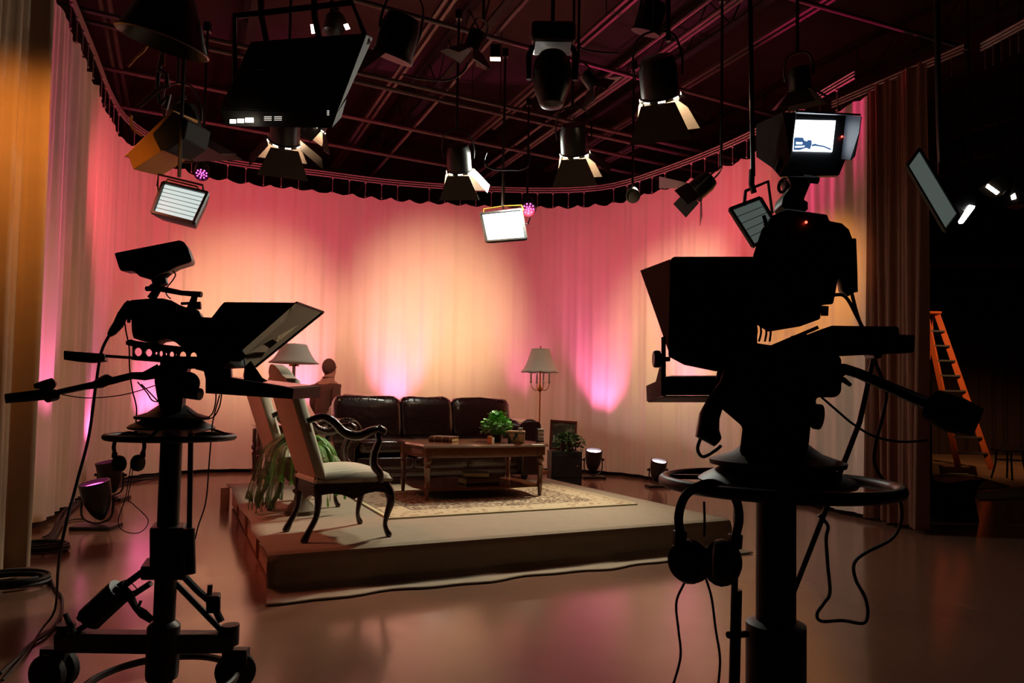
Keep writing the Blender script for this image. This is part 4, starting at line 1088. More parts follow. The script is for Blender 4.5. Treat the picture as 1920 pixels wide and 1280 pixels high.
# head
MB().prism_px([(1345, 690), (1352, 662), (1400, 640), (1570, 665), (1578, 670), (1578, 735), (1568, 745), (1530, 745), (1531, 770), (1520, 800), (1517, 830), (1512, 855), (1400, 860), (1386, 850), (1392, 800), (1345, 760), (1340, 720)], YR-.07, .13).build('pan_head', M['black'], r, world=True, bevel=.006)
MB().cyl(at(1525, 780, YR-.05), at(1540, 782, YR-.06), .026, seg=20).build('drag_knob', M['black'], r, world=True, bevel=.003)
MB().tube([at(x, y, YR-.10) for x, y in ((1368, 690), (1362, 720), (1345, 745), (1330, 780), (1326, 812), (1345, 828))], [.010, .014, .016, .020, .024, .012], 10).build('zoom_control', M['black'], r, world=True)
MB().tube([at(1388, 695, YR-.12), at(1374, 745, YR-.12), at(1366, 765, YR-.12)], .003, 6).build('control_strip', M['bracket'], r, world=True)
MB().tube(spline([at(x, y, YR-.09) for x, y in ((1318, 812), (1308, 840), (1318, 856), (1340, 845), (1352, 835))], 6), .0035, 6).build('lead', M['cable'], r, world=True)
# camera body
PXD[0] = Vector((.42, 1, .16))
body = [(1448, 404), (1475, 391), (1551, 402), (1555, 414), (1578, 418), (1592, 430), (1600, 452), (1594, 470), (1598, 510), (1603, 548), (1590, 556), (1580, 545), (1574, 512), (1570, 530), (1565, 556), (1562, 570), (1540, 572), (1538, 598), (1500, 612), (1440, 622), (1405, 600), (1398, 560), (1412, 478), (1428, 430)]
MB().prism_px(body, YR-.07, .15).build('camera_body', M['black'], r, world=True, bevel=.003)
sp_ = MB().prism_px([(1418, 470), (1440, 420), (1470, 402), (1474, 500), (1466, 560), (1412, 560)], YR-.075, .006).build('side_panel', M['greyplastic'], r, world=True, bevel=.002)
MB().prism_px([(1434, 476), (1450, 440), (1460, 436), (1462, 480), (1440, 508), (1438, 540), (1430, 540)], YR-.079, .005).build('panel_recess', M['black'], sp_, world=True)
MB().prism_px([(1442, 545), (1458, 538), (1462, 556), (1444, 566)], YR-.080, .005).build('badge_plate', M['bracket'], sp_, world=True)
MB().sphere(at(1511.5, 416.5, YR-.075), .0028, 8).build('tally_light', M['redled'], r, world=True)
MB().prism_px([(1540, 573), (1554, 574), (1553, 592), (1540, 592)], YR-.03, .04).build('battery_catch', M['black'], r, world=True)
MB().tube([at(1590, 450, YR), at(1594, 500, YR), at(1597, 548, YR)], [.016, .014, .012], 10).build('plug', M['black'], r, world=True)
m = MB().cyl(at(1432, 404, YR-.09), at(1438, 425, YR-.09), .004, seg=8); m.sphere(at(1437, 421, YR-.09), .006, 8); m.build('toggle', M['black'], r, world=True)
PXD[0] = Vector((.32, 1, .06))
# prompter hood facing the set, seen from behind
MB().prism_px([(1256.6, 486), (1263, 480.6), (1420, 480.6), (1420, 690), (1342, 696), (1283, 684), (1253, 668), (1254, 600)], YR-.03, .22).build('prompter_hood', M['hoodcloth'], r, world=True, bevel=.003)
M['hoodbrown'] = mat('thin_brown_cloth', (.30, .16, .13), .9)
flap = [at(1200.5, 507, YR+.16), at(1256, 486, YR), at(1254, 660, YR), at(1252, 662, YR+.0)]
MB().prism([flap[0], flap[1], flap[2]], (.002, .004, 0)).build('hood_flap', M['hoodbrown'], r, world=True)
# side bracket, knob, tray
MB().prism_px([(1240, 632), (1247.5, 630), (1247.5, 742), (1240, 742)], YR-.03, .012).build('bracket_post', M['black'], r, world=True)
MB().prism([at(x, y, Y) for x, y, Y in ((1214, 723, YR+.05), (1232, 715, YR+.03), (1243, 672, YR-.02), (1245, 741, YR-.02), (1215, 752, YR+.05))], (-.002, .004, 0)).build('bracket_plate', M['bracket'], r, world=True)
MB().cyl(at(1225, 673, YR-.02), at(1238, 673, YR-.02), .018, seg=20).build('bracket_knob', M['black'], r, world=True, bevel=.003)
MB().cyl(at(1236, 673, YR-.02), at(1256, 673, YR-.02), .005, seg=8).build('bracket_bolt', M['black'], r, world=True)
boxpx(MB(), 1245, 706, 1345, 741, YR-.02, .17).build('prompter_monitor', M['black'], r, world=True, bevel=.002)
tr_ = [at(1215, 751.5, YR+.05), at(1245, 741.5, YR-.02), at(1330, 741.5, YR-.02), at(1338, 751.5, YR+.05)]
MB().prism(tr_, (0, 0, -.003)).build('monitor_tray', M['bracket'], r, world=True)
# sliding plate and counterweight boxes to the right
MB().prism_px([(1400, 640), (1442, 655), (1480, 640), (1537, 618), (1560, 610), (1685, 612), (1687, 627), (1717, 628), (1714, 661), (1655, 664), (1652, 672), (1640, 672), (1638, 664), (1560, 668), (1545, 690), (1440, 690), (1400, 680)], YR-.05, .10).build('balance_plate', M['black'], r, world=True, bevel=.003)
MB().prism_px([(1438, 650), (1533, 610), (1536, 616), (1480, 640), (1444, 655)], YR-.06, .02).build('plate_edge', M['bracket'], r, world=True)
MB().prism_px([(1483, 630), (1513, 622), (1512, 637), (1484, 643)], YR-.062, .01).build('plate_label', M['bracket'], r, world=True)
MB().prism_px([(1483, 647), (1512, 642), (1511, 656), (1485, 661)], YR-.062, .01).build('plate_label', M['bracket'], r, world=True)
for k, x in enumerate((1416, 1424, 1434, 1442)):
    MB().tube(spline([at(x, 600, YR-.03), at(x+3, 622, YR-.03), at(x-2+k, 640, YR-.03)], 5), .0022, 6).build('lens_lead', M['cable'], r, world=True)
# pan bar on the right
MB().tube([at(1560, 700, YR-.02), at(1585, 692, YR-.03), at(1610, 700, YR-.05), at(1660, 722, YR-.10), at(1720, 748, YR-.16), at(1752, 760, YR-.19)], [.022, .012, .011, .011, .012, .014], 10).build('pan_bar', M['black'], r, world=True)
MB().tube([at(1748, 758, YR-.19), at(1790, 778, YR-.22), at(1835, 792, YR-.24)], [.030, .034, .026], 14).build('pan_bar_grip', M['rubber'], r, world=True)
MB().tube([at(1560, 712, YR-.03), at(1582, 712, YR-.05), at(1595, 722, YR-.05)], [.012, .006, .004], 8).build('tilt_lock_lever', M['black'], r, world=True)
PXD[0] = Vector((.42, 1, .30))
# viewfinder: box, screen, hood that opens to the operator
MB().prism_px([(1468, 212), (1600, 216), (1585, 300), (1573, 329), (1462, 331), (1452, 318), (1466, 280)], YR+.0, .09).build('viewfinder', M['black'], r, world=True, bevel=.003)
m = MB()
m.prism([at(1418, 233, YR+.10), at(1468, 210, YR-.02), at(1492, 211, YR-.03), at(1482, 296, YR-.03), at(1462, 331, YR-.01), at(1447, 314, YR+.03), at(1418, 294, YR+.10)], (.003, .003, 0)); m.build('hood_side', M['greyplastic'], r, world=True)
M['hoodin'] = mat('screen_tinted_hood_inside', (.05, .06, .08), .5)  # bluish cast of the screen light is put into this colour
m = MB(); m.prism([at(1586, 216, YR-.01), at(1614.5, 218, YR-.10), at(1610, 250, YR-.10), at(1602, 292, YR-.10), at(1594, 300, YR-.095), at(1577, 298, YR-.01)], (.003, .003, 0)); m.build('hood_side', M['hoodin'], r, world=True)
m = MB(); m.prism([at(1490, 213, YR-.01), at(1590, 216, YR-.01), at(1614, 217, YR-.10), at(1492, 210, YR-.10)], (0, 0, .004)); m.build('hood_top', M['black'], r, world=True)
scr = glow('viewfinder_screen', (.82, .90, 1), 3.2); dk = mat('screen_dark_image', (.01, .02, .05), .4, emis=(.10, .25, .6), es=.35)
YS = YR-.004; PXD[0] = Vector((0, 1, 0))
SC = [(1491, 224.5), (1567, 226), (1560.5, 283.8), (1488, 281.8)]
s_ = MB().prism_px(SC, YS, .004).build('screen', scr, r, world=True)
m = MB().prism_px([(1489, 259), (1492, 257), (1506, 258), (1508, 263), (1513, 265), (1515, 262), (1522, 263), (1522, 270), (1519, 280), (1512, 277), (1500, 281), (1488.2, 281)], YS-.001, .001); m.build('screen_camera_shape', dk, s_, world=True)
m = MB()
for q in ([(1493, 266), (1505, 267), (1504, 270), (1493, 270)], [(1491, 274), (1509, 273), (1508, 275.5), (1491, 276.5)]): m.prism_px(q, YS-.0018, .0005)
m.build('screen_highlights', scr, s_, world=True)
m = MB().prism_px([(1522, 271), (1528, 269), (1534, 271), (1545, 273), (1557, 278), (1560, 280), (1557, 281), (1544, 275.5), (1530, 273.5), (1522, 274)], YS-.001, .001); m.build('screen_pan_bar_shape', dk, s_, world=True)
MB().sphere(at(1578.7, 256, YR-.004), .0022, 8).build('tally_light', M['redled'], r, world=True)
MB().prism_px([(1478, 329), (1532, 331), (1520, 344), (1508, 374), (1516, 378), (1516, 392), (1504, 400), (1480, 398), (1466, 385), (1470, 368), (1486, 350)], YR-.01, .05).build('viewfinder_mount', M['black'], r, world=True, bevel=.003)
MB().cyl(at(1505, 334, YR), at(1534, 338, YR), .008, seg=10).build('mount_lever', M['black'], r, world=True)
MB().torus(at(1468, 348, YR+.02), .014, .0035, 20, 6, axis=(1, .3, 0)).build('cable_loop', M['cable'], r, world=True)
# cables
cb = (((1596, 545), (1606, 585), (1618, 620), (1632, 660), (1650, 700), (1662, 735), (1655, 780), (1642, 830), (1640, 870), (1660, 905), (1686, 935), (1690, 975), (1672, 1010), (1625, 1035), (1602, 1055), (1604, 1085), (1622, 1120), (1627, 1150), (1618, 1168), (1580, 1163), (1540, 1164), (1532, 1150), (1545, 1130), (1556, 1110), (1552, 1060), (1549, 1010), (1552, 985), (1535, 965)),
      ((1562, 553), (1580, 553), (1592, 565), (1605, 590), (1618, 615)), ((1540, 744), (1570, 770), (1600, 795), (1640, 818), (1690, 828), (1740, 825)))
for k, pp in enumerate(cb):
    MB().tube(spline([at(x, y, YR-.02+(.12 if k == 0 else 0)*min(1, i/8)) for i, (x, y) in enumerate(pp)], 7), .0038 if k < 2 else .0025, 8).build('lead', M['cable'], r, world=True)
h = headphones('headphones', 'black headphones hanging from the steering ring of right studio camera', at(1333, 928, YR-.14), .80, .25, .08)
m = MB().lathe([(.03, -.02), (.045, 0), (.03, .02)], at(1355, 1055, YR-.11), 18, axis=(.3, -1, .1)); m.build('ear_cup_back', M['black'], h, world=True)
for pp in (((1299, 1065), (1282, 1095), (1268, 1130), (1272, 1180), (1276, 1230), (1262, 1285)), ((1322, 1080), (1334, 1120), (1342, 1180), (1350, 1235), (1346, 1290)), ((1320, 940), (1321, 975), (1320, 1005))):
    MB().tube(spline([at(x, y, YR-.13) for x, y in pp], 7), .0024, 6).build('lead', M['cable'], h, world=True)

PXD[0] = Vector((0, 1, 0))

# ================================================================ LIGHTING GRID AND FIXTURES
ZG = 5.25
M['joist'] = mat('joist_paint', (.03, .02, .02), .7)
def gridline(pxy, direction, length, back, z=ZG):
    p = onz(pxy[0], pxy[1], z); return p-direction*back, p+direction*(length-back)
ordn = ['leftmost', 'second from left', 'third from left', 'fourth from left', 'fifth from left', 'sixth from left', 'seventh from left', 'eighth from left']
Apts = [(705, 320), (887, 330), (1187, 134), (1260, 90)]
A_lab = ['left of the central hanging light panel', 'just right of the hanging light with white barn doors', 'passing over the right-hand fresnel', 'farthest right towards the brown curtain']
for (p, lab) in zip(Apts, A_lab):
    a, b = gridline(p, AX, 14, 9)
    m = MB().cyl(a, b, .026, seg=10); solo(m, 'grid_pipe', M['pipe'], 'grid pipe running away, '+lab, 'pipe', 'pipes running front to back')
Bpts = [(270, 64, 'nearest at the upper left corner'), (791, 34, 'nearest over the stage, near the top of the frame'), (674, 137, 'second row over the stage'), (640, 216, 'third row over the stage'), (640, 275, 'farthest row just before the curtain'), (1087, 275, 'farthest row at the right above the curtain track')]
for x, y, lab in Bpts:
    p = onz(x, y, ZG-.06); a = p-BX*5.5; b = p+BX*9
    if 'curtain track' in lab: a = p-BX*.3; b = p+BX*3.2
    if 'farthest row just' in lab: b = p+BX*1.9
    m = MB().cyl(a, b, .026, seg=10); solo(m, 'grid_pipe', M['pipe'], 'grid pipe running across, '+lab, 'pipe', 'pipes running across')
def rail_strut(p, ln, back, z, label):
    a, b = gridline(p, AX, ln, back, z); r = thing('strut_rail', label, 'rail', (a.x, a.y, z), 0, 'double strut rails under the roof')
    for k in (-1, 1):
        m = MB(); 
        o_ = BX*k*.045; m.beam(a+o_, b+o_, .04, .045); m.build('channel', M['strut'], r, world=True)
    for t in (.15, .85):
        p_ = a.lerp(b, t); MB().cyl(p_, (p_.x, p_.y, 7.1), .008, seg=6).build('drop_rod', M['joist'], r, world=True)
    return r
for p, ln, bk, z, lab in (((812, 45), 9, 2, 5.7, 'double strut rail crossing left of the central moving light'), ((990, 180), 2.3, 1.0, 5.6, 'short double strut rail above the white barn door light'), ((230, 180), 8, 4, 5.6, 'pink-lit double strut rail at the left by the curtain'), ((1087, 82), 6, 1.5, 5.8, 'double strut rail above the central moving light'), ((1370, 110), 8, 3, 5.8, 'double strut rail at the right above the hanging pole'), ((1160, 290), 2.2, .8, 5.5, 'short pink-lit double strut rail above the right end of the curtain track')):
    rail_strut(p, ln, bk, z, lab)
# roof joists: flanges with zigzag webs
jl = ['over the left camera', 'over the big softlight', 'over the middle of the set', 'over the right fresnel', 'above the right hanging pole', 'beyond the brown curtain', 'far at the right']
for k in range(7):
    off = -4.8+2.9*k; c = Vector((0, 6, 0))+BX*off
    a = c-AX*8; b = c+AX*10
    r = thing('roof_joist', 'open web steel roof joist running away from the camera '+jl[k], 'joist', (a.x, a.y, 6.3), 0, 'open web roof joists')
    MB().beam(a+Vector((0, 0, 6.35)), b+Vector((0, 0, 6.35)), .12, .03).build('lower_chord', M['joist'], r, world=True)
    MB().beam(a+Vector((0, 0, 6.95)), b+Vector((0, 0, 6.95)), .14, .04).build('upper_chord', M['joist'], r, world=True)
    P = [a.lerp(b, i/40)+Vector((0, 0, 6.37 if i % 2 else 6.93)) for i in range(41)]
    MB().tube(P, .014, 5).build('web', M['joist'], r, world=True)
# right: track extension and hanging pipe with orange rim
a = at(1560, 196, 7.6); b = at(1925, 40, 4.6); a.z = b.z = 5.0
q0 = onz(1560, 196, 5.0); q1 = onz(1808, 90, 5.0); q2 = onz(1839, 88, 5.0); q3 = onz(1935, 36, 5.0)
track('curtain_track', [q0.lerp(q1, i/10) for i in range(11)], 0.0 if False else 5.0, 'aluminium curtain track above the brown gathered curtain', .25, M['track'], step=.45) if False else None
def track3(pa, pb, label):
    r = thing('curtain_track', label, 'curtain track', pa)
    m = MB()
    for o_ in (-.035, 0, .035): m.tube([pa+Vector((0, 0, o_)), pb+Vector((0, 0, o_))], .013, 6)
    m.build('rail', M['track'], r, world=True)
    for k in range(6):
        h = MB(); p = pa.lerp(pb, (k+.5)/6); h.tube([p+Vector((0, 0, -.03)), p+Vector((0, 0, -.26))], .006, 5); h.build('hook', M['track'], r, world=True)
track3(q0, q1, 'straight length of aluminium track above the brown gathered curtain'); track3(q2, q3, 'straight length of aluminium track at the top right corner')
p0 = onz(1496, 0, 5.15); p1 = onz(1808, 89, 5.15)
solo(MB().cyl(p0-(p1-p0)*.5, p1+(p1-p0)*.02, .024, seg=10), 'grid_pipe', M['pipe'], 'amber-lit pipe running from the top edge to the end of the right curtain track', 'pipe')

# ---- fixtures
M['white_in'] = mat('barn_door_inside', (.80, .74, .66), .5, .1)
M['hotlamp'] = glow('hot_lamp_lens', (1, .80, .55), 25.0)
M['slot'] = glow('lamp_vent_glow', (1, .85, .65), 9.0)
def hang(r, top, z=ZG, rad=.014):
    top = Vector(top)
    if z-top.z > .08: MB().cyl(top, (top.x, top.y, z), rad, seg=8).build('hanger', M['fixture'], r, world=True)
    MB().box((top.x, top.y, z-.03), (.07, .06, .10)).build('pipe_clamp', M['fixture'], r, world=True, bevel=.005)
def spill(loc, w_):
    l = bpy.data.lights.new('fresnel_spill', 'POINT'); l.energy = w_; l.color = (1, .66, .38); l.shadow_soft_size = .04
    o = bpy.data.objects.new('fresnel_spill', l); C.objects.link(o); o.location = loc
def fresnel(label, px_, py_, Y, aim, s=1.0, doors=(62, 70, 40, 62), roll=0.0, lit=True, group='fresnel spotlights on the grid', doormat='white_in', length=.30, outer='doormetal', spillw=5):
    """body along local -Z (the beam); four barn door leaves hinged round the mouth"""
    loc = at(px_, py_, Y); d = Vector(aim).normalized()
    q = d.to_track_quat('-Z', 'Y').to_matrix().to_4x4() @ Matrix.Rotation(roll, 4, 'Z')
    Mx = Matrix.Translation(loc) @ q
    r = thing('fresnel_light', label, 'stage light', matrix=Mx, group=group)
    R = .14*s
    MB().lathe([(R*.45, length*s), (R*.8, length*s*.97), (R*.98, length*s*.7), (R*.98, length*s*.1), (R*1.06, length*s*.08), (R*1.06, 0), (R*.9, 0)], seg=24).build('housing', M['fixture'], r)
    if lit:
        MB().lathe([(.001, .012), (R*.9, .012), (R*.9, .018), (.001, .018)], seg=24).build('lens', M['hotlamp'], r)
        for k in range(8):
            a = 2*PI*k/8+.2
            MB().box((R*1.065*math.cos(a), R*1.065*math.sin(a), .012), (.004, R*.36, .010), rz=a).build('vent_slot', M['slot'], r)
    else:
        MB().lathe([(.001, .012), (R*.9, .012), (R*.9, .018), (.001, .018)], seg=24).build('lens', M['blackmetal'], r)
    hw = R*1.02
    for k, ang in enumerate(doors):
        if ang is None: continue
        rz = Matrix.Rotation(k*PI/2, 3, 'Z')
        a = math.radians(ang); dirv = Vector((0, math.cos(a), -math.sin(a)))
        nrm = Vector((0, math.sin(a), math.cos(a)))
        wide = (1.75, .9, 1.6, .9)[k]; ln = R*(2.5, 1.9, 1.9, 1.9)[k]
        p = [Vector((-hw*.85, hw, 0)), Vector((hw*.85, hw, 0)), Vector((hw*wide, hw, 0))+dirv*ln, Vector((-hw*wide, hw, 0))+dirv*ln]
        m = MB(); m.prism([rz @ x for x in p], rz @ (nrm*.004)); dn = m.build('barn_door', M[outer], r)
        m = MB(); c_ = sum(p, Vector())/4; m.prism([rz @ (c_+(x-c_)*.985-nrm*.0008) for x in p], rz @ (nrm*.0006)); m.build('door_lining', M[doormat if lit else 'fixture'], dn)
    if lit: spill(Mx @ Vector((0, 0, -.05*s)), spillw)
    # yoke
    m = MB(); m.tube(spline([(-R*1.2, 0, length*s*.5), (-R*1.25, 0, length*s*.9), (-R*.9, 0, length*s+.12*s), (0, 0, length*s+.16*s), (R*.9, 0, length*s+.12*s), (R*1.25, 0, length*s*.9), (R*1.2, 0, length*s*.5)], 6), .009, 6)
    m.build('yoke', M['fixture'], r)
    top = Mx @ Vector((0, 0, length*s+.16*s))
    if top.z < ZG-.1: hang(r, top)
    return r
fresnel('lit fresnel with open barn doors hanging left, below the big black softlight', 533, 268, 6.6, (-.25, .62, -.74), 1.05, (62, 55, 80, 35))
fresnel('small lit fresnel directly above the left-hand one, its doors glowing orange', 592, 240, 6.9, (-.55, .15, -.80), .7, (40, 50, 50, 40), roll=.4, spillw=2)
fresnel('lit fresnel with glowing white barn doors hanging left of the central light panel', 862, 322, 7.2, (.05, .60, -.8), .95, (66, 78, 82, 50))
fresnel('lit fresnel hanging between central moving light and the right-hand fresnel', 1078, 290, 6.6, (.12, .6, -.8), .98, (70, 80, 84, 40))
fresnel('largest lit fresnel with white door, hanging high above the right camera hood', 1238, 185, 5.2, (.22, .58, -.78), 1.05, (70, 80, 84, 40))
fresnel('unlit small fresnel with folded barn doors silhouetted against the curtain at right', 1300, 362, 6.6, (-.7, .15, -.62), .75, (40, 55, 40, 55), lit=False, outer='fixture', doormat='fixture')
fresnel('unlit fresnel with drooping dark doors beside the amber box light at left', 350, 262, 5.6, (.05, .35, -1), .95, (30, 50, 50, 30), lit=False, outer='doormetal', doormat='doormetal')
fresnel('dark fresnel hanging high above the largest lit one', 1210, 62, 5.4, (-.25, .3, -.9), .8, (None, None, None, None), lit=False)
fresnel('dark round spotlight hanging at top left of the centre', 735, 110, 4.8, (-.3, .25, -.9), 1.0, (None, 50, None, None), lit=False)
fresnel('small dark spotlight clipped on the pipe between top centre lights', 885, 92, 6.4, (-.4, .3, -.9), .6, (40, 40, 40, 40), lit=False)
fresnel('small dark spotlight on the pipe right of the central moving light', 1115, 160, 6.6, (.7, .3, -.7), .55, (40, 40, 40, 40), lit=False)
fresnel('dark spotlight hanging above the viewfinder of the right camera', 1500, 170, 5.2, (.2, .3, -.9), .6, (40, 40, 40, 40), lit=False)
# central moving head
loc = at(1035, 150, 5.2)
r = thing('moving_light', 'large dark egg-shaped moving light hanging at top centre', 'stage light', loc)
MB().box((0, 0, .33), (.34, .26, .16)).build('base_box', M['fixture'], r, bevel=.03)
MB().lathe([(.05, -.22), (.09, -.20), (.135, -.08), (.155, .04), (.14, .14), (.10, .20), (.04, .22)], seg=28).build('head', M['fixture'], r)
for k in (-1, 1): MB().tube([(k*.15, 0, .28), (k*.185, 0, .18), (k*.18, 0, .0)], [.02, .025, .02], 8).build('arm', M['fixture'], r)
MB().torus((0, 0, -.195), .085, .008, 28, 6).build('lens_ring', M['doormetal'], r)
hang(r, Vector(loc)+Vector((0, 0, .40)))
# big softlight box in the upper left, seen from below and behind
r = thing('softlight', 'huge black softlight box with glowing vent slots hanging at the upper left', 'stage light', at(545, 150, 4.0))
T = hexpx([(411, 212, 3.7), (640, 222, 3.5), (668, 140, 4.3), (480, 160, 4.6), (440, 130, 3.6), (640, 110, 3.4), (690, 62, 4.2), (476, 74, 4.5)])
T = hexpx([(411, 206, 3.9), (632, 212, 3.7), (650, 180, 4.4), (450, 170, 4.6), (470, 78, 3.9), (688, 62, 3.7), (700, 70, 4.4), (500, 90, 4.6)])
MB().hexa(T).build('housing', M['blackmatte'], r, world=True, bevel=.01)
lo = hexpx([(411, 206, 3.9), (632, 212, 3.7), (650, 185, 4.4), (450, 175, 4.6)]); lo2 = hexpx([(424, 236, 3.92), (622, 240, 3.74), (640, 220, 4.3), (455, 215, 4.5)])
MB().hexa(lo2+lo).build('vent_skirt', M['blackmatte'], r, world=True)
def slots(x0, y0, n, w_, h_, gap, Y, mt):
    for k in range(n): boxpx(MB(), x0, y0+gap*k, x0+w_, y0+gap*k+h_, Y, .004).build('vent_slot', M[mt], r, world=True)
M['dimslot'] = glow('dim_vent_glow', (1, .9, .8), .5)
slots(431, 224, 3, 11, 1.4, 2.6, 3.84, 'slot'); slots(445, 223, 3, 12, 1.4, 2.6, 3.83, 'slot'); slots(460, 221, 1, 15, 8, 3, 3.82, 'slot')
slots(495, 218, 3, 14, 1.0, 3.2, 3.80, 'dimslot'); slots(514, 218, 3, 14, .8, 3.2, 3.78, 'dimslot'); slots(613, 207, 3, 4, 1.3, 3.6, 3.66, 'dimslot')
M['greyvent'] = mat('vent_louvre', (.10, .11, .10), .4, .4)
for k in range(3): boxpx(MB(), 480-2*k, 122+3.5*k, 498-2*k, 123.6+3.5*k, 3.80, .006).build('louvre', M['greyvent'], r, world=True)
for k in range(2): boxpx(MB(), 493, 94+4*k, 510, 96+4*k, 3.84, .006).build('louvre', M['greyvent'], r, world=True)
for x in (500, 600): MB().tube([at(x, 80, 4.1), at(x-10, 30, 4.1), at(x-12, -60, 4.2)], .02, 8).build('hanger', M['fixture'], r, world=True)
MB().tube([at(440, 150, 4.0), at(440, 30, 4.0), at(660, 5, 4.0), at(690, 80, 4.0)], .018, 8).build('yoke', M['fixture'], r, world=True)
# small lit lamp behind it
loc = at(620, 50, 6.2)
r = thing('fresnel_light', 'small lit lamp peeping over the top of the huge softlight', 'stage light', loc, group='fresnel spotlights on the grid')
MB().lathe([(.04, 0), (.09, .03), (.10, .2), (.06, .26)], (0, 0, -.1), 16, axis=(.2, .3, 1)).build('housing', M['fixture'], r)
MB().prism([at(582, 46, 6.1), at(592, 45, 6.1), at(594, 61, 6.1), at(584, 62, 6.1)], (0, .01, 0)).build('lamp_glow', M['slot'], r, world=True)
MB().prism([at(644, 46, 6.1), at(652, 44, 6.1), at(656, 53, 6.1), at(648, 55, 6.1)], (0, .01, 0)).build('lamp_glow', M['slot'], r, world=True)
hang(r, Vector(loc)+Vector((0, 0, .1)))
# dark scoop at top left
loc = at(310, 60, 3.6)
r = thing('scoop_light', 'wide dark scoop lamp at the top left above the amber box light', 'stage light', loc)
MB().lathe([(.05, .26), (.10, .22), (.16, .10), (.22, -.04), (.235, -.06), (.225, -.065), (.15, .09), (.04, .2)], seg=28, axis=(.25, -.15, 1)).build('reflector', M['fixture'], r)
MB().cyl((0, 0, .2), (0, 0, 1.0), .02, seg=8).build('hanger', M['fixture'], r)
# amber-lit open box with barn door
r = thing('box_light', 'amber-lit box light lying diagonal above the curtain track at left', 'stage light', at(290, 265, 5.0))
M['ambertint'] = mat('amber_light_tint', (.45, .22, .05), .45, .3)  # the amber lighting is baked into this colour
T = hexpx([(248, 318, 5.0), (306, 283, 5.0), (330, 250, 5.4), (262, 262, 5.4), (231, 294, 5.0), (322, 205, 5.0), (345, 225, 5.4), (270, 250, 5.4)])
MB().prism([at(x, y, 5.0) for x, y in ((231, 294), (323, 205), (325, 209), (287, 252), (306, 281), (250, 318), (240, 293))], (.05, .30, .05)).build('housing', M['ambertint'], r, world=True, bevel=.005)
MB().prism([at(x, y, 4.98) for x, y in ((285, 250), (325, 208), (352, 225), (345, 260), (312, 282), (300, 280))], (.05, .28, .02)).build('lamp_head', M['blackmatte'], r, world=True, bevel=.01)
m = MB(); m.tube(spline([at(x, y, 5.1) for x, y in ((300, 195), (295, 160), (300, 120), (306, 90))], 5), .016, 6); m.build('hanger', M['fixture'], r, world=True)
MB().tube([at(307, 97, 5.0), at(306, 122, 5.0)], .016, 8).build('hanger_sleeve', M['brass'], r, world=True)
for pp in (((260, 200), (300, 165), (318, 160)), ((300, 195), (318, 180), (310, 205)), ((296, 130), (312, 140), (313, 160)), ((330, 190), (348, 182))):
    MB().tube([at(x, y, 5.05) for x, y in pp], .018, 6).build('linkage', M['doormetal'], r, world=True)
for pp in (((281, 76), (270, 95), (255, 108), (240, 125)), ((247, 216), (246, 232), (252, 245), (266, 254))):
    P_ = spline([at(x, y, 5.2) for x, y in pp], 6)
    solo(MB().tube(P_, .009, 6), 'cable', M['ambertint'], 'loose amber-lit cable hanging '+('near the top left scoop lamp' if pp[0][0] == 281 else 'just above the curtain track at left'), 'cable')  # amber light is part of the cable's colour

# ---- fluorescent panels
M['diff_hot'] = glow('lit_diffuser', (1, 1, .96), 3.5); M['diff_mid'] = glow('dimmer_diffuser', (.80, .92, .88), .6); M['diff_dim'] = mat('faint_glow_diffuser', (.30, .36, .34), .6, noise=.15, scale=9, emis=(.5, .62, .56), es=.10)  # unlit panels get a faint emission in place of light falling on them
def panel(name, label, quad, mt, depth, back=(0, 0, 0), rows=0, cols=0, yoke=None, inset=.09, line='greyvent', yk='yellowyoke'):
    """quad: four (px, py, Y) corners of the front, clockwise from top left"""
    P = [at(*q) for q in quad]; c = sum(P, Vector())/4
    n = (P[1]-P[0]).cross(P[3]-P[0]).normalized()
    if n.dot(CAM-c) < 0: n = -n
    r = thing(name, label, 'stage light', c, group='flat fluorescent light panels')
    B_ = Vector(back); b = [p-n*depth*.3+B_*.3 for p in P]; bb = [c+(p-c)*.8-n*depth+B_ for p in P]
    m = MB(); m.rings([P, b, bb]); m.build('housing', M['fixture'], r, world=True, bevel=.004)
    f = [c+(p-c)*(1-inset)+n*.003 for p in P]
    df = MB().prism(f, -n*.004).build('diffuser', M[mt], r, world=True)
    m = MB(); k = 0
    for i in range(1, rows): m.beam(f[0].lerp(f[3], i/rows)+n*.001, f[1].lerp(f[2], i/rows)+n*.001, .004, .003, up=n); k += 1
    if k: m.build('tube_divider', M[line], df, world=True)
    m = MB()
    for i in range(4): m.beam(P[i]+n*.004, P[(i+1) % 4]+n*.004, .022, .02, up=n)
    m.build('rim', M['fixture'], r, world=True)
    if yoke:
        MB().tube(spline([at(*q) for q in yoke], 4), .010, 6).build('yoke', M['fixture'], r, world=True)
    return r
r = panel('light_panel', 'brightest square white light panel hanging in the centre above the sofa', ((901, 401, 7.6), (978, 393, 7.4), (987, 447, 7.2), (912, 453, 7.4)), 'diff_hot', .09)
MB().tube([at(906, 402, 7.65), at(907, 392, 7.7), at(945, 386, 7.7), at(978, 385, 7.6), at(982, 395, 7.5)], .008, 6).build('yoke', M['yellowyoke'], r, world=True)
hang(r, at(942, 388, 7.7))
MB().cyl(at(944, 392, 7.8), at(946, 340, 7.8), .01, seg=6).build('hanger', M['fixture'], r, world=True)
MB().tube([at(984, 420, 7.3), at(990, 420, 7.2), at(994, 408, 7.2)], .008, 6).build('locking_handle', M['fixture'], r, world=True)
r = panel('light_panel', 'dimmer light panel with visible rows of tubes hanging at left above the left camera', ((307, 343, 5.0), (390, 363, 4.9), (364, 419, 4.7), (286, 399, 4.8)), 'diff_mid', .09, rows=7)
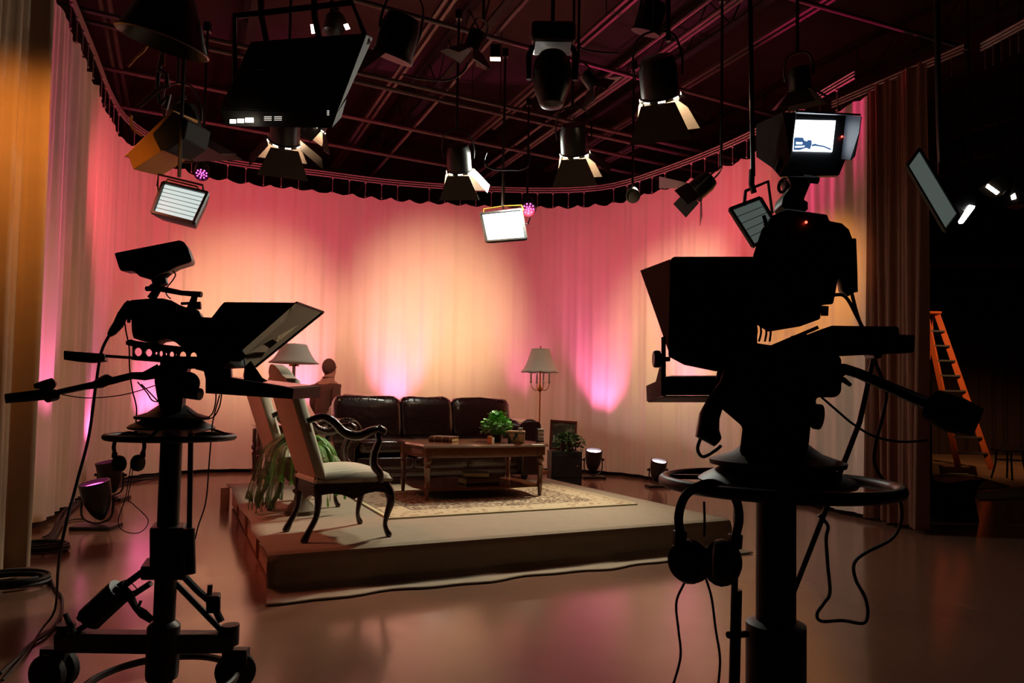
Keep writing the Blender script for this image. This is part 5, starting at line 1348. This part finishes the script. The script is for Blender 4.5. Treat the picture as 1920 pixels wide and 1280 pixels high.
MB().tube([at(300, 395, 4.85), at(295, 350, 4.95), at(297, 327, 5.0), at(380, 347, 4.95), at(382, 362, 4.95)], .008, 6).build('yoke', M['fixture'], r, world=True)
MB().tube([at(312, 342, 5.02), at(314, 336, 5.02), at(370, 350, 4.98), at(376, 362, 4.95)], .007, 6).build('handle', M['yellowyoke'], r, world=True)
hang(r, at(336, 332, 4.98))
r = panel('light_panel', 'grey unlit light panel hanging on a pole behind the right camera', ((1368, 393, 4.36), (1424, 372, 4.46), (1462, 436, 4.42), (1412, 462, 4.32)), 'diff_dim', .10, back=(.09, .12, .03), rows=5)
MB().tube([at(1395, 385, 4.4), at(1398, 358, 4.5), at(1440, 340, 4.6), at(1448, 400, 4.7)], .011, 6).build('yoke', M['fixture'], r, world=True)
pb = at(1412, 330, 4.45); 
MB().cyl(pb, (pb.x-.05, pb.y, 5.2), .015, seg=10).build('pole', M['fixture'], r, world=True)
MB().tube([at(1410, 318, 4.44), at(1409, 345, 4.44), at(1414, 362, 4.45)], .02, 8).build('pole_joint', M['fixture'], r, world=True)
r = panel('light_panel', 'long grey unlit light panel tilted steeply at right, against the brown curtain', ((1699, 312, 4.98), (1722, 280, 5.08), (1795, 402, 5.05), (1771, 434, 4.94)), 'diff_dim', .06, back=(.20, .12, .02), rows=0, inset=.05)
MB().tube([at(1765, 330, 5.2), at(1762, 260, 5.2), at(1758, 120, 5.2), at(1756, -30, 5.2)], .022, 8).build('pole', M['fixture'], r, world=True)
# led cans near the track
M['magled'] = glow('magenta_led', (1, .08, .55), 4.0)
def ledcan(pxx, pyy, Y, d, s, label, lit=True):
    loc = at(pxx, pyy, Y); r = thing('led_can', label, 'stage light', loc, group='led cans above the curtain')
    d = Vector(d).normalized()
    MB().lathe([(.05*s, -.22*s), (.09*s, -.18*s), (.10*s, -.02*s), (.10*s, .02*s), (.088*s, .02*s), (.085*s, -.01*s)], (0, 0, 0), 20, axis=d).build('can', M['fixture'], r)
    MB().lathe([(.001, -.014*s), (.085*s, -.014*s), (.085*s, -.008*s), (.001, -.008*s)], (0, 0, 0), 20, axis=d).build('face', M['blackmetal'], r)
    if lit:
        Q = Vector((0, 0, 1)).rotation_difference(d).to_matrix()
        for rr, n in ((0, 1), (.032, 5), (.065, 9)):
            for k in range(n):
                a = 2*PI*k/max(n, 1); MB().sphere(Q @ Vector((rr*s*math.cos(a), rr*s*math.sin(a), -.004*s)), .011*s, 8).build('led', M['magled'], r)
    hang(r, Vector(loc)-d*.2*s+Vector((0, 0, .05)), 5.15)
    return r
ledcan(991, 391, 8.6, (.08, -.75, -.65), 1.0, 'magenta led can glowing beside the central light panel')
ledcan(378, 326, 7.0, (.25, -.6, -.75), .75, 'small magenta led can beside the drooping dark doors at left')
ledcan(1187, 367, 7.6, (-.1, -.8, -.45), .8, 'dark led can at the curtain top left of the folded barn door light', False)
# far right lamps in the dark
def farlamp(label, quad, Y, box, mt='hotlamp'):
    c = at(sum(q[0] for q in quad)/len(quad), sum(q[1] for q in quad)/len(quad), Y)
    r = thing('spotlight', label, 'stage light', c, group='far lamps in the dark at right')
    MB().prism_px(box, Y+.02, .22).build('housing', M['fixture'], r, world=True, bevel=.01)
    MB().prism_px(quad, Y, .02).build('lamp_glow', M[mt], r, world=True)
    pc = at(sum(q[0] for q in box)/len(box), min(q[1] for q in box)+8, Y+.1)
    hang(r, pc, 7.12)
M['whitehot'] = glow('white_hot_lamp', (1, .97, .95), 14.0)
farlamp('small bright lamp at far right whose long white lens points down beside the tilted panel', [(1799, 414), (1818, 384), (1828, 386), (1827, 390), (1806, 418), (1800, 418)], 7.5, [(1790, 380), (1822, 350), (1834, 376), (1828, 392), (1812, 398)], 'whitehot')
farlamp('small lamp at far right with short white lens above the bronze track', [(1850, 350), (1853, 345), (1874, 360), (1870, 364)], 9, [(1850, 344), (1872, 322), (1900, 340), (1880, 366), (1868, 358)])
farlamp('small lamp at the very edge of the frame above the bronze track', [(1897, 366), (1903, 362), (1906, 372), (1899, 374)], 9, [(1896, 362), (1905, 330), (1935, 340), (1930, 385), (1906, 380)], 'slot')
# pipes in the dark at right
for (a, b, lab) in (((1780, 310), (1925, 270), 'dim grey pipe in the dark above the far right lamps'), ((1800, 250), (1925, 215), 'dim grey pipe in the dark near the top right corner'), ((1790, 255), (1880, 278), 'short dim pipe crossing in the dark above the far right lamps')):
    solo(MB().cyl(onz(*a, 5.3), onz(*b, 5.3), .025, seg=8), 'grid_pipe', M['pipe'], lab, 'pipe')
# cable loops between the central fixtures
for pp, lab in ((((912, 286), (908, 300), (915, 313), (935, 318), (960, 318), (975, 318), (990, 310), (994, 288)), 'cable loop drooping above the central light panel'), (((755, 140), (790, 148), (840, 150), (868, 135), (877, 118)), 'cable drooping from the small dark spotlight at top centre'), (((1085, 88), (1100, 94), (1125, 98), (1160, 100)), 'short cable between moving light and the dark fresnel at top')):
    solo(MB().tube(spline([at(x, y, 6.6) for x, y in pp], 7), .010, 6), 'cable', M['cable'], lab, 'cable')
solo(MB().cyl(at(1253, -20, 5.4), at(1253, 78, 5.4), .02, seg=8), 'drop_pipe', M['fixture'], 'short vertical drop pipe at the top above the largest lit fresnel', 'pipe')
q = at(929, 98, 6.0); 
r = thing('junction_box', 'small metal junction box on a pipe at top centre', 'box', q)
MB().box((0, 0, 0), (.09, .07, .12)).build('body', M['fixture'], r, bevel=.005)
MB().box((0, -.01, -.062), (.10, .08, .012)).build('lid', M['track'], r, bevel=.003)
